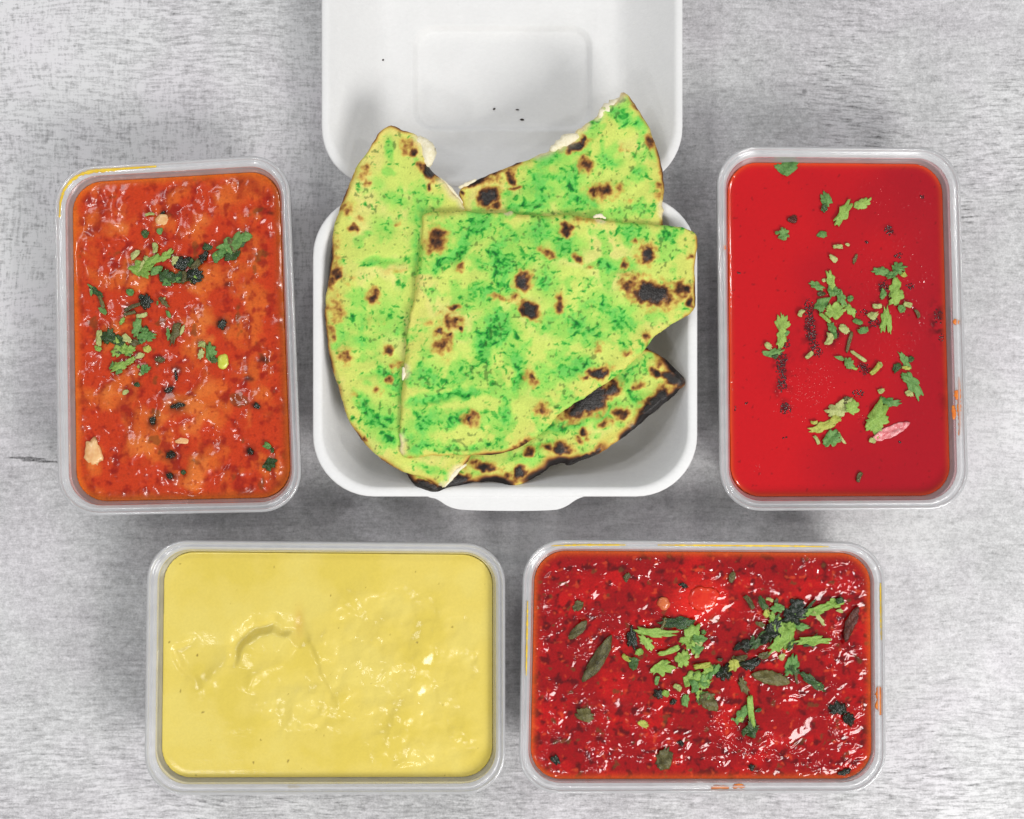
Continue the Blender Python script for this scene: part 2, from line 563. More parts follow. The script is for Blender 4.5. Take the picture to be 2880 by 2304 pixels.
# ------------------------------------------------------------------ plastic tubs and their curries
class Tub:
    def __init__(self, corners, level, label):
        """corners: TL, TR, BR, BL of the rim in photo pixels; level: sauce height below the rim (m)"""
        C = [at(*c) for c in corners]
        self.c0 = sum(C) / 4
        self.C = C
        self.hx = (np.hypot(*(C[1] - C[0])) + np.hypot(*(C[2] - C[3]))) / 4
        self.hy = (np.hypot(*(C[3] - C[0])) + np.hypot(*(C[2] - C[1]))) / 4
        self.level = RIM_Z - level
        self.d = level
        self.origin = np.array([self.c0[0], self.c0[1], 0.0])
        self.root = empty('plastic_container', self.origin)
        tag(self.root, label, 'container', 'clear plastic tubs of curry')
        rim_o = [(0, -4), (0.0, -.9), (.25, -.3), (.7, 0), (1.3, 0), (1.65, -.5), (1.85, -1.6), (2.2, -2.0), (2.6, -1.9), (2.85, -1.5), (3.3, -1.45), (3.6, -1.7), (3.8, -2.5), (4.4, -2.8), (4.9, -3.6)]
        rim_i = [(.6, -4), (.6, -1.3), (.9, -.8), (1.1, -.8), (1.3, -2.0), (1.9, -2.7), (3.2, -2.9), (4.0, -3.4), (4.2, -4.2)]
        mesh_obj('rim', *loft([self.ring(i * 1e-3, RIM_Z + z * 1e-3) for i, z in rim_o + rim_i[::-1]], close=True), M_PP, self.root, self.origin)
        bi = [(4.9, -3.6), (5.4, -4.6), (6.3, -9), (7.5, -20), (9.2, -40), (10, -42.6), (12, -43.9), (14.5, -44.2)]
        bo = [(14, -45), (11.5, -44.8), (9.2, -43.2), (8.5, -40), (6.8, -20), (5.6, -9), (4.7, -4.8), (4.2, -4.2)]
        V, F = loft([self.ring(i * 1e-3, RIM_Z + z * 1e-3) for i, z in bi], cap_last=True)
        V2, F2 = loft([self.ring(i * 1e-3, RIM_Z + z * 1e-3) for i, z in bo], cap_first=True)
        n = len(V)
        mesh_obj('tub_wall', np.vstack([V, V2]), F + [tuple(q + n for q in f) for f in F2], M_PPW, self.root, self.origin)

    def inset_at(self, z):
        """inside wall inset (m) at height z"""
        zz = (np.asarray(z) - RIM_Z) * 1e3
        return np.interp(-zz, [3.6, 4.6, 9, 20, 40, 42.6, 43.9], [4.9, 5.4, 6.3, 7.5, 9.2, 10.0, 12.0]) * 1e-3

    def warp(self, p):
        u = (p[:, 0] / self.hx + 1) / 2
        v = (p[:, 1] / self.hy + 1) / 2
        TL, TR, BR, BL = self.C
        # slight outward bow of the long soft sides
        q = (BL * ((1 - u) * (1 - v))[:, None] + BR * (u * (1 - v))[:, None] + TL * ((1 - u) * v)[:, None] + TR * (u * v)[:, None])
        return q

    def ring(self, ins, z):
        p = self.warp(rrect(self.hx - ins, self.hy - ins, max(0.0195 - ins * 0.75, 0.006)))
        return np.c_[p, np.full(len(p), z)]

    def outline(self, z, extra=0.00015):
        return self.ring(float(self.inset_at(z)) + extra, z)[:, :2]

    def fill(self, name, hfun, cfun, mat, label, cat, step=0.00048):
        poly = resample(self.outline(self.level), 0.0012)
        P, F, D = grid_fill(poly, step)
        z = self.level + hfun(P[:, 0], P[:, 1], D)
        V = np.c_[P, z]
        col = cfun(P[:, 0], P[:, 1], D, z - self.level)
        L = boundary_loop(F)
        zb = 0.0022
        k0 = 1 - (self.inset_at(zb) - self.inset_at(self.level)) / self.hx
        k1 = 1 - (self.inset_at(zb) - self.inset_at(self.level)) / self.hy
        ring = np.c_[(P[L] - self.c0) * np.array([k0, k1]) * 0.995 + self.c0, np.full(len(L), zb)]
        n = len(V)
        faces = F.tolist()
        for i in range(len(L)):
            j = (i + 1) % len(L)
            faces.append([L[j], L[i], n + i, n + j])
        faces.append([n + i for i in range(len(L))][::-1])
        V = np.vstack([V, ring])
        col = np.vstack([col, col[L]])
        me = mesh_obj(name, V, faces, mat, None, self.origin, cols=col)
        me.data.polygons[len(me.data.polygons) - 1].use_smooth = False
        tag(me, label, cat)
        self.h = lambda x, y: self.level + hfun(np.asarray(x, float), np.asarray(y, float), np.full(np.shape(x), 0.02))
        return me


def blob(x, y, px, py, rx, ry, ang, z, p=2.0):
    """soft elliptical bump measured in photo pixels at height z: 1 in the middle, 0 outside"""
    c = at(px, py, z)
    s = MM_PX * (CAM_H - z) / (CAM_H - RIM_Z)
    a = math.radians(ang)
    dx, dy = x - c[0], y - c[1]
    u = (dx * math.cos(a) + dy * math.sin(a)) / (rx * s)
    v = (-dx * math.sin(a) + dy * math.cos(a)) / (ry * s)
    r = np.sqrt(u * u + v * v)
    return np.exp(-r ** p)


def line_d(x, y, pts, z):
    """distance (m) to a polyline given in photo pixels, and the signed side"""
    Q = np.array([at(px, py, z) for px, py in pts])
    best = np.full(np.shape(x), 1e3)
    side = np.zeros(np.shape(x))
    fade = np.zeros(np.shape(x))
    K = len(Q) - 1
    for i, (A, B) in enumerate(zip(Q[:-1], Q[1:])):
        d = B - A
        t = np.clip(((x - A[0]) * d[0] + (y - A[1]) * d[1]) / (d @ d), 0, 1)
        qx, qy = A[0] + t * d[0], A[1] + t * d[1]
        dist = np.hypot(x - qx, y - qy)
        s = np.sign(d[0] * (y - A[1]) - d[1] * (x - A[0]))
        m = dist < best
        best = np.where(m, dist, best)
        side = np.where(m, s, side)
        fade = np.where(m, np.sin(np.pi * (i + t) / K), fade)
    sm = np.tanh(side * best / 0.0016)
    return best, sm, np.clip(fade, 0, 1) ** 0.6


MM = 1e-3
# ---- orange curry -----------------------------------------------------------
tubA = Tub([(150, 472), (811, 431), (850, 1439), (162, 1452)], 9.5 * MM, 'tall-set clear plastic tub filled with lumpy orange curry')
nA = Noise(3)
LZ = tubA.level
CHUNKS_A = [  # lumps of meat and vegetable under the sauce: px, py, rx, ry, angle, height mm
    (598, 600, 95, 50, 25, 1.9), (460, 630, 40, 32, 0, 1.2), (330, 620, 70, 60, 0, 0.9), (255, 720, 38, 50, 0, 1.0), (720, 600, 42, 30, 0, 1.2),
    (480, 560, 60, 40, 0, 0.8), (585, 930, 90, 70, 20, 1.5), (560, 800, 70, 50, 35, 1.1), (700, 850, 50, 90, 0, 1.0), (330, 900, 55, 45, 0, 0.9),
    (480, 1150, 95, 42, 5, 2.2), (600, 1090, 60, 40, 30, 1.2), (560, 1190, 90, 40, 25, 1.5), (395, 1280, 60, 70, -30, 1.5), (265, 1265, 34, 52, 0, 1.3),
    (600, 1300, 110, 35, 35, 1.4), (640, 1350, 80, 30, 45, 1.1), (720, 1180, 60, 50, 0, 1.0), (520, 1370, 60, 30, 0, 0.8), (330, 1130, 60, 50, 0, 0.8),
    (690, 1050, 50, 35, 20, 1.0), (250, 1080, 40, 70, 0, 0.7), (740, 740, 40, 60, 0, 0.8), (420, 760, 90, 60, 0, 0.7), (760, 1320, 40, 50, 0, 0.8), (440, 1040, 60, 45, 20, 1.0)]


def hA(x, y, D):
    wx = x + 0.002 * nA.fbm(x, y, 0.012, 2)
    wy = y + 0.002 * nA.fbm(x + 3, y, 0.012, 2)
    h = np.zeros(np.shape(x))
    for px, py, rx, ry, a, m in CHUNKS_A:
        h = np.maximum(h, m * MM * blob(wx, wy, px, py, rx, ry, a, LZ, 3.0))
    h = h + 1.2 * MM * nA.fbm(x + 1, y + 2, 0.019, 3) + 0.26 * MM * nA.fbm(wx, wy + 9, 0.0085, 3)
    h = h + 0.20 * MM * nA.ridge(wx * 0.7 + 0.4 * wy, wy, 0.0075, 2) * sstep(-0.1, 0.4, nA.fbm(x + 4, y + 4, 0.03, 2))
    return h * sstep(0, 0.006, D) + 0.25 * MM * np.exp(-D / 0.0012)


def cA(x, y, D, z):
    zz = z / MM
    c = np.tile(lin(188, 56, 22), (len(x), 1))
    n1 = nA.fbm(x + 5, y, 0.020, 4)
    n2 = nA.fbm(x, y + 5, 0.006, 3)
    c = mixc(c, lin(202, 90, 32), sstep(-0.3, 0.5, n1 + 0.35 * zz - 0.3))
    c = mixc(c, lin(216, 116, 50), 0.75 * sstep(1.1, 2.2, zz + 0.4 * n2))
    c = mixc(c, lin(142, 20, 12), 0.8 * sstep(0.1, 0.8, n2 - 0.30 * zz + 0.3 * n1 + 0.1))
    c = mixc(c, lin(96, 62, 22), 0.6 * sstep(0.62, 0.85, nA.fbm(x + 18, y + 3, 0.010, 3)))
    c = mixc(c, lin(140, 26, 14), 0.6 * np.exp(-((nA.fbm(x + 7, y + 1, 0.03, 2)) / 0.11) ** 2) * sstep(-0.2, 0.4, n2 + n1))
    c = mixc(c, lin(140, 30, 16), 0.55 * sstep(0.35, 0.75, nA.fbm(x + 8, y + 8, 0.0028, 2)))
    for px, py, r in ((430, 1187, 15), (478, 1280, 17), (478, 1338, 14), (704, 1270, 13), (625, 912, 18), (720, 1142, 11), (478, 1098, 14), (495, 1040, 12), (500, 1145, 20), (740, 1010, 12), (640, 800, 10), (765, 602, 7), (700, 1062, 10)):
        c = mixc(c, lin(60, 18, 14), 0.85 * blob(x + .0015 * n2, y + .0015 * n1, px, py, r * 1.2, r, 0, LZ, 2))
    e = np.exp(-(D / 0.0022) ** 1.5)
    return mixc(c, lin(222, 110, 24), 0.75 * e)


foodA = tubA.fill('orange_curry', hA, cA, M_ORANGE, 'chunky orange curry with oily edge and herb clusters in clear tub', 'curry')

# ---- red curry --------------------------------------------------------------
tubB = Tub([(2016, 410), (2700, 416), (2728, 1434), (2026, 1438)], 9.5 * MM, 'clear plastic tub of smooth bright red sauce, orange drips on its rim')
nB = Noise(5)


def hB(x, y, D):
    h = 0.06 * MM * nB.fbm(x, y, 0.03, 2)
    fm = blob(x, y, 2270, 1080, 60, 130, -20, tubB.level) + blob(x, y, 2430, 900, 150, 200, 0, tubB.level)
    w = nB.worley(x, y, 0.0022)
    h = h + 0.10 * MM * np.clip(1 - w / 0.32, 0, 1) ** 0.5 * sstep(0.1, 0.6, fm + 0.8 * nB.fbm(x + 2, y, 0.011, 3))
    return h + 0.5 * MM * np.exp(-D / 0.0013)


def cB(x, y, D, z):
    c = np.tile(lin(190, 16, 25), (len(x), 1))
    n1 = nB.fbm(x, y + 3, 0.06, 3)
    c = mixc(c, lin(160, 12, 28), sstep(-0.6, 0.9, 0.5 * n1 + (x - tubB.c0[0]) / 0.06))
    c = mixc(c, lin(120, 14, 20), 0.6 * sstep(0.78, 0.95, nB.fbm(x + 9, y, 0.003, 2)))
    for px, py, rx, ry in ((2275, 930, 22, 75), (2197, 1040, 22, 70), (2210, 1150, 16, 16), (2490, 820, 24, 30), (2345, 945, 20, 26), (2640, 910, 20, 60), (2500, 650, 14, 16), (2430, 1035, 22, 20), (2460, 910, 18, 14)):
        c = mixc(c, lin(58, 8, 14), 0.9 * blob(x + .002 * nB.fbm(x, y, 0.006, 2), y + .002 * nB.fbm(x + 3, y, 0.006, 2), px, py, rx, ry, 0, tubB.level, 2) * sstep(-0.3, 0.4, nB.fbm(x + 6, y, 0.004, 3)))
    e = np.exp(-(D / 0.0013) ** 1.5)
    return mixc(c, lin(226, 84, 30), 0.7 * e)


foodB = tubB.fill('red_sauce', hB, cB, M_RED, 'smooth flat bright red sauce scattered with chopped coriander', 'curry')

# ---- yellow korma -----------------------------------------------------------
tubC = Tub([(413, 1519), (1421, 1529), (1421, 2235), (404, 2238)], 9.0 * MM, 'clear plastic tub filled with plain yellow sauce')
nC = Noise(8)
YZ = tubC.level


def hC(x, y, D):
    h = 0.25 * MM * nC.fbm(x, y, 0.03, 2)
    wx = x + 0.0012 * nC.fbm(x, y, 0.01, 2)
    wy = y + 0.0012 * nC.fbm(x + 4, y, 0.01, 2)
    # curled spoon ridge with a hollow behind it
    d, sg, fd = line_d(wx, wy, [(668, 1880), (672, 1835), (690, 1800), (722, 1778), (770, 1770), (815, 1785), (845, 1830)], YZ)
    sa = (sg + 1) / 2
    h = h + fd * (2.0 * MM * np.exp(-(d / 0.009) ** 2) * (1 - sa) - 3.2 * MM * np.exp(-(d / 0.0055) ** 2) * sa)
    h = h + 1.0 * MM * blob(wx, wy, 755, 1860, 85, 75, 20, YZ, 3)
    d, sg, fd = line_d(wx, wy, [(700, 1950), (715, 1900), (745, 1880), (800, 1862)], YZ)
    h = h + fd * 0.9 * MM * np.exp(-(d / 0.0026) ** 2)
    # slanting fold line
    d, sg, fd = line_d(wx, wy, [(838, 1715), (885, 1830), (920, 1920), (968, 2020)], YZ)
    sa = (sg + 1) / 2
    h = h + fd * (0.9 * MM * np.exp(-(d / 0.008) ** 2) * sa - 0.7 * MM * np.exp(-(d / 0.006) ** 2) * (1 - sa))
    # shallow three-cornered dent on the left
    d, sg, fd = line_d(wx, wy, [(560, 1790), (490, 1830), (515, 1880), (560, 1940)], YZ)
    h = h - fd * 1.3 * MM * np.exp(-(d / 0.0020) ** 2) - 1.2 * MM * blob(wx, wy, 560, 1855, 70, 55, 40, YZ, 3)
    d, sg, fd = line_d(wx, wy, [(545, 1950), (600, 1910), (640, 1850), (645, 1820)], YZ)
    h = h + fd * 0.9 * MM * np.exp(-(d / 0.0035) ** 2)
    d, sg, fd = line_d(wx, wy, [(780, 1990), (850, 2030), (900, 2020), (930, 1970)], YZ)
    h = h + fd * 0.6 * MM * np.exp(-(d / 0.003) ** 2)
    # vertical soft fold on the right
    d, sg, fd = line_d(wx, wy, [(1205, 1680), (1218, 1850), (1205, 1990)], YZ)
    h = h + fd * (-0.5 * MM * np.exp(-(d / 0.0035) ** 2) + 0.4 * MM * np.exp(-((d - 0.006) / 0.005) ** 2))
    # rough, beaten-up middle
    rough = sstep(0.05, 0.55, blob(x, y, 1080, 1860, 190, 210, 0, YZ, 3) + 0.75 * blob(x, y, 860, 1990, 150, 70, 15, YZ, 3) + 0.7 * blob(x, y, 1230, 2090, 150, 60, 15, YZ, 3) + 0.5 * blob(x, y, 1290, 1850, 60, 120, 0, YZ, 3) + 0.15 * nC.fbm(x, y, 0.012, 2))
    h = h + rough * (1.4 * MM * nC.fbm(wx, wy, 0.022, 3) + 0.10 * MM * nC.fbm(wx, wy + 2, 0.0038, 2))
    h = h + 0.03 * MM * nC.fbm(x, y + 8, 0.003, 2)
    return h * sstep(0, 0.006, D) - 0.35 * MM * (1 - sstep(0, 0.004, D)) + 0.45 * MM * np.exp(-D / 0.0009)


def cC(x, y, D, z):
    c = np.tile(lin(218, 197, 96), (len(x), 1))
    n = nC.fbm(x, y, 0.03, 4)
    c = mixc(c, lin(210, 188, 74), 0.5 * sstep(0, 0.6, n))
    c = mixc(c, lin(222, 204, 110), 0.5 * sstep(0, 0.6, -n))
    c = mixc(c, lin(120, 96, 30), 0.8 * sstep(0.92, 1.1, nC.fbm(x, y + 3, 0.0035, 2)))
    c = mixc(c, lin(206, 160, 62), 0.5 * blob(x, y, 840, 1750, 14, 40, 0, YZ))
    return c


foodC = tubC.fill('yellow_korma', hC, cC, M_YELLOW, 'thick smooth yellow sauce with spoon swirls and no garnish', 'curry')

# ---- dark red jalfrezi ------------------------------------------------------
tubD = Tub([(1472, 1518), (2489, 1526), (2494, 2232), (1457, 2234)], 6.0 * MM, 'clear plastic tub of lumpy dark red curry with yellow oily rim')
nD = Noise(13)
DZ = tubD.level


def hD(x, y, D):
    wx = x + 0.0022 * nD.fbm(x, y, 0.009, 2)
    wy = y + 0.0022 * nD.fbm(x + 4, y, 0.009, 2)
    amp = 0.55 + 0.45 * sstep(-0.3, 0.3, nD.fbm(x + 1, y, 0.03, 2))
    h = 1.3 * MM * nD.fbm(x, y, 0.019, 2)
    h = h + amp * (0.60 * MM * nD.ridge(wx * 0.8, wy * 1.25, 0.0085, 3) - 0.4 * MM + 0.42 * MM * nD.fbm(wx, wy, 0.0040, 3))
    for px, py, rx, ry, m in ((1965, 1690, 75, 55, 1.8), (2260, 1650, 60, 50, 1.2), (1720, 1930, 80, 60, 1.2), (1650, 1650, 60, 30, .9), (2200, 2030, 90, 50, 1.0), (1760, 1690, 80, 35, .8)):
        h = np.maximum(h, h * 0.35 + m * MM * blob(wx, wy, px, py, rx, ry, 10, DZ, 4))
    return h * sstep(0, 0.005, D) + 0.2 * MM * np.exp(-D / 0.001)


def cD(x, y, D, z):
    zz = z / MM
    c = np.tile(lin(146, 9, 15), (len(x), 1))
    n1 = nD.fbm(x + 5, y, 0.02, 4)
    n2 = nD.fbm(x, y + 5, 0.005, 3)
    c = mixc(c, lin(178, 15, 16), sstep(-0.2, 0.7, n1))
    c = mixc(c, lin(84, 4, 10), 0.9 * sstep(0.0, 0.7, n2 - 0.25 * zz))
    c = mixc(c, lin(92, 60, 28), 0.7 * sstep(0.62, 0.85, nD.fbm(x + 12, y + 1, 0.006, 3)))
    c = mixc(c, lin(206, 70, 36), 0.6 * sstep(0.45, 0.9, nD.fbm(x + 2, y + 7, 0.0035, 2) + 0.2 * n1))
    c = mixc(c, lin(212, 34, 26), 0.9 * blob(x, y, 1965, 1690, 85, 60, 10, DZ, 4))
    e = np.exp(-(D / 0.0018) ** 1.5)
    return mixc(c, lin(204, 88, 24), 0.75 * e)


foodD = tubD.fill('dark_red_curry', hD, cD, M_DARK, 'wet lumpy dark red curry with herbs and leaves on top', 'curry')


# ------------------------------------------------------------------ clamshell box
BOX_Z = 0.040
b0 = np.append(at(1420.5, 973, BOX_Z), 0.0)
box = empty('takeaway_box', b0)
tag(box, 'open white moulded pulp takeaway box holding the naan', 'food box')
kz = MM_PX * (CAM_H - BOX_Z) / (CAM_H - RIM_Z)
BHX, BHY, BR = 541 * kz, 424 * kz, 0.030


def bring(hx, hy, r, z, c):
    p = rrect(hx, hy, r, 12, 8)
    return np.c_[p + c, np.full(len(p), z)]


prof = [(0.2, -1.6), (0, -.6), (.2, -.1), (.8, .2), (3.0, .2), (4.2, -.1), (5.0, -1.0), (7.5, -6), (13, -18), (19, -30), (22.5, -34.6), (27, -36.8), (33, -37.6)]
prof_o = [(32, -39.6), (26, -39.2), (20.5, -36.4), (17.2, -31.5), (11.2, -19), (5.6, -6.6), (4.4, -2.0), (3.6, -1.4), (1.0, -1.4)]
rings = [bring(BHX - i * MM, BHY - i * MM, max(BR - i * MM * 0.5, 0.012), BOX_Z + z * MM, b0[:2]) for i, z in prof]
rings_o = [bring(BHX - i * MM, BHY - i * MM, max(BR - i * MM * 0.5, 0.012), BOX_Z + z * MM, b0[:2]) for i, z in prof_o]
V, F = loft(rings, cap_last=True)
V2, F2 = loft(rings_o + [rings[0]], cap_first=True)
mesh_obj('base_tray', np.vstack([V, V2]), F + [tuple(q + len(V) for q in f) for f in F2], M_PULP, box, b0)

# closing tab in front
tabp = chaikin([at(*p, BOX_Z) for p in ((1190, 1380), (1200, 1399), (1226, 1402), (1262, 1428), (1310, 1437), (1550, 1438), (1590, 1428), (1622, 1404), (1648, 1396), (1660, 1378))], 2)
n = len(tabp)
tc = tabp.mean(0)
V, F = loft([np.c_[tabp, np.full(n, BOX_Z - 1.9 * MM)], np.c_[tabp, np.full(n, BOX_Z - 0.9 * MM)], np.c_[tc + (tabp - tc) * 0.985, np.full(n, BOX_Z - 0.5 * MM)]], True, True)
mesh_obj('closing_tab', V, F, M_PULP, box, b0, smooth=False)

# lid lying open
LID_Z = 0.033
kl = MM_PX * (CAM_H - LID_Z) / (CAM_H - RIM_Z)
lc = at(1412, 104, LID_Z)
LHX, LHY, LR = 508 * kl, 424 * kl, 0.030
PF = [  # half-size insets x, y, height mm, corner radius shrink
    (0.2, 0.2, -1.6), (0, 0, -.6), (.2, .2, -.1), (.8, .8, .2), (2.6, 2.6, .2), (3.6, 3.6, -.2), (4.6, 4.6, -1.2), (9, 7.5, -6), (18, 14, -15), (25, 20, -22), (29, 23, -25), (33, 26, -26.2),
    (40, 32, -26.2), (42.5, 47.0, -26.1), (43.6, 48.0, -26.5), (45.0, 49.4, -29.4), (46.5, 50.8, -30.3), (54, 56, -30.4)]
PO = [(54, 56, -31.8), (46, 50, -31.7), (43.6, 47.8, -30.4), (42, 46, -28.0), (33, 26, -27.8), (28, 22, -26.6), (23.5, 18.8, -23.2), (16.5, 12.6, -16), (7.5, 6, -6.8), (3.8, 3.8, -2.2), (3, 3, -1.5), (1, 1, -1.4)]


def lring(ix, iy, z):
    shift = np.array([0, -0.0142]) if ix > 41 else 0.0          # the pressed panel sits nearer the hinge
    return bring(LHX - ix * MM, LHY - iy * MM, max(LR - ix * MM * 0.45, 0.010), LID_Z + z * MM, lc + shift)


r1 = [lring(*q) for q in PF]
V, F = loft(r1, cap_last=True)
V2, F2 = loft([lring(*q) for q in PO] + [r1[0]], cap_first=True)
mesh_obj('lid', np.vstack([V, V2]), F + [tuple(q + len(V) for q in f) for f in F2], M_PULP, box, b0)
# hinge strip joining the two
ya, yb = lc[1] - LHY + 0.0012, b0[1] + BHY - 0.0012
xs = np.linspace(at(1030, 500, BOX_Z)[0], at(1800, 500, BOX_Z)[0], 14)
V = []
for zo in (0.0, -0.0010):
    for tt in (0, 0.35, 0.65, 1):
        yy = ya + (yb - ya) * tt
        zz = LID_Z + (BOX_Z - LID_Z) * tt - 0.0018 * math.sin(math.pi * tt) - 0.0003 + zo
        V += [(x, yy, zz) for x in xs]
F = []
nx = len(xs)
for L in range(2):
    for r in range(3):
        for c in range(nx - 1):
            a = L * 4 * nx + r * nx + c
            F.append((a, a + 1, a + nx + 1, a + nx) if L else (a, a + nx, a + nx + 1, a + 1))
mesh_obj('hinge', V, F, M_PULP, box, b0)

# ------------------------------------------------------------------ naan bread
nN = Noise(21)
nN2 = Noise(22)


def naan(label, outline, z0, thick, chars, herbs, creases, edge_burn, torn, seed, pale=(), bw=0.0017, green=0.0, step=0.00044, tilt=(0, 0), droop=()):
    """outline in photo px; z0 underside height (m) at the middle; chars: px,py,rx,ry,angle,strength"""
    zt = z0 + thick
    poly = np.array([at(px, py, zt) for px, py in outline])
    poly = chaikin(poly, 2)
    poly = resample(poly, 0.0011)
    nn = Noise(seed)
    jit = np.stack([nn.fbm(poly[:, 0], poly[:, 1], 0.006, 3), nn.fbm(poly[:, 0] + 7, poly[:, 1], 0.006, 3)], 1)
    tm = np.zeros(len(poly))
    for px, py, r in torn:
        c = at(px, py, zt)
        tm = np.maximum(tm, sstep(r * MM_PX * 1.25, r * MM_PX * 0.8, np.hypot(*(poly - c).T)))
    jl = np.stack([nn.fbm(poly[:, 0] + 3, poly[:, 1], 0.022, 2), nn.fbm(poly[:, 0] + 9, poly[:, 1], 0.022, 2)], 1)
    poly = poly + jit * (0.00040 + 0.0009 * tm)[:, None] + 0.0008 * jl
    P, F, D = grid_fill(poly, step)
    x, y = P[:, 0], P[:, 1]
    c0 = poly.mean(0)
    wx = x + 0.0016 * nn.fbm(x, y, 0.008, 3)
    wy = y + 0.0016 * nn.fbm(x + 4, y + 1, 0.008, 3)
    ch = np.zeros(len(x))
    bl = np.zeros(len(x))
    ids = -np.ones(len(x), int)
    for i, (px, py, rx, ry, a, s) in enumerate(chars):
        b = blob(x + 1.15 * (wx - x), y + 1.15 * (wy - y), px, py, rx * 1.12, ry * 1.12, a, zt, 2.2)
        ch = np.maximum(ch, s * b)
        bl = np.maximum(bl, b * min(1.0, 0.35 + min(rx, ry) / 40))
        if s >= 1.0:
            ids = np.where((s * b > 0.72), i, ids)
    # surface: rounded rim, wavy sheet, blisters
    under = z0 + tilt[0] * (x - c0[0]) + tilt[1] * (y - c0[1]) + 0.7 * MM * nn.fbm(x, y, 0.05, 2)
    for px, py, rx, ry, a, dz in droop:
        under = under + dz * MM * blob(x, y, px, py, rx, ry, a, zt, 2)
    er = 0.0026
    prof_ = np.sqrt(np.clip(1 - (1 - np.clip(D / er, 0, 1)) ** 2, 0, 1))
    top = under + thick * (0.32 + 0.68 * prof_)
    relief = 1.35 * MM * nn.fbm(x + 2, y, 0.030, 3) + 0.13 * MM * nn.fbm(x, y + 3, 0.004, 3)
    relief = relief + 0.95 * MM * np.clip(1 - nn.worley(wx, wy, 0.021) / 0.42, 0, 1) ** 0.8
    relief = relief + 1.3 * MM * bl
    cre = np.zeros(len(x))
    for pts, wd, dep in creases:
        d, _s, fd = line_d(wx, wy, pts, zt)
        g = fd * np.exp(-(d / (wd * MM)) ** 2)
        relief = relief - dep * MM * g + fd * 0.45 * dep * MM * np.exp(-((d - 2.2 * wd * MM) / (1.5 * wd * MM)) ** 2)
        cre = np.maximum(cre, fd * np.exp(-(d / (wd * 1.3 * MM)) ** 2))
    top = top + relief * sstep(0, 0.003, D)
    # colour of the bread itself
    n1 = nn.fbm(x, y, 0.03, 4)
    n2 = nn.fbm(x + 3, y + 3, 0.010, 4)
    n3 = nn.fbm(x, y + 9, 0.0030, 3)
    c = np.tile(lin(198, 216, 104), (len(x), 1))
    c = mixc(c, lin(224, 216, 130), 0.7 * sstep(0.0, 0.7, n1 + 0.4 * n2 - green * 0.6))
    c = mixc(c, lin(216, 194, 98), 0.45 * np.exp(-(D / 0.009) ** 1.3))
    hm = np.zeros(len(x))
    for px, py, rx, ry, a, s in herbs:
        hm = np.maximum(hm, s * blob(wx, wy, px, py, rx, ry, a, zt, 2))
    gmask = np.clip(0.62 * hm + 0.32 * sstep(-0.2, 0.6, n2 - 0.2 * n1 + green) + 0.35 * cre, 0, 1)
    c = mixc(c, lin(150, 208, 88), sstep(0.04, 0.40, gmask))
    c = mixc(c, lin(98, 194, 84), 0.85 * sstep(0.36, 0.75, gmask + 0.18 * n3))
    # chopped herb flecks pressed into the crust
    cl = nn.fbm(x + 11, y, 0.013, 3)
    fl = 0.9 * nn.fbm(wx * 0.9, wy * 1.1, 0.0030, 3, 0.6) + 0.95 * (gmask - 0.45) + 0.35 * cl
    c = mixc(c, lin(64, 178, 58), 0.85 * sstep(0.14, 0.52, fl))
    c = mixc(c, lin(26, 140, 44), 0.9 * sstep(0.42, 0.80, fl))
    c = mixc(c, lin(16, 98, 36), 0.9 * sstep(0.72, 1.1, fl))
    fs = nn.fbm(x * 1.15 + 5, y, 0.0027, 2) + 0.2 * gmask + 0.55 * nn.fbm(x + 2, y + 13, 0.016, 2)
    c = mixc(c, lin(44, 82, 26), 0.6 * sstep(0.62, 0.90, fs))
    # scorching
    chn = ch + (0.26 * n3 + 0.18 * n2) * sstep(0.03, 0.35, ch)
    em = edge_burn * np.exp(-(D / bw) ** 1.4) * np.clip(0.75 + 0.9 * nn.fbm(x + 1, y + 8, 0.016, 3), 0, 1.5)
    for pts, wdt in pale:        # cut edges show no browning
        d, _s, fd = line_d(x, y, pts, zt)
        em = em * (1 - 0.85 * sstep(wdt * MM, wdt * 0.4 * MM, d))
    tmask = np.zeros(len(x))
    for px, py, r in torn:
        cc = at(px, py, zt)
        tmask = np.maximum(tmask, sstep(r * MM_PX * 1.25, r * MM_PX * 0.75, np.hypot(x - cc[0], y - cc[1])) * np.exp(-(D / 0.0024) ** 2))
    chn = np.maximum(chn, em * (1 - tmask))
    c = mixc(c, lin(206, 158, 74), 0.75 * sstep(0.06, 0.40, chn))
    c = mixc(c, lin(138, 80, 36), 0.9 * sstep(0.28, 0.60, chn))
    c = mixc(c, lin(70, 40, 24), 0.95 * sstep(0.52, 0.74, chn))
    c = mixc(c, lin(22, 18, 17), 0.97 * sstep(0.74, 0.94, chn))
    c = mixc(c, lin(232, 212, 170), 0.85 * tmask)
    n = len(P)
    bot = under + 0.1 * MM
    V = np.vstack([np.c_[P, top], np.c_[P, np.minimum(bot, top - 0.3 * MM)]])
    L = boundary_loop(F)
    side = [[L[(i + 1) % len(L)], L[i], n + L[i], n + L[(i + 1) % len(L)]] for i in range(len(L))]
    allf = np.vstack([F, (F + n)[:, ::-1], np.array(side)])
    col = np.vstack([c, mixc(c, lin(190, 150, 92), 0.6)])
    # vertex normals of the whole, so the blister parts join without a seam
    fa = V[allf]
    fn = np.cross(fa[:, 2] - fa[:, 0], fa[:, 3] - fa[:, 1])
    VN = np.zeros_like(V)
    for k in range(4):
        np.add.at(VN, allf[:, k], fn)
    VN /= np.maximum(np.linalg.norm(VN, axis=1, keepdims=True), 1e-20)
    org = np.array([c0[0], c0[1], z0])
    fid = np.concatenate([np.where((ids[F] == ids[F[:, :1]]).all(1), ids[F[:, 0]], -1), -np.ones(len(allf) - len(F), int)])

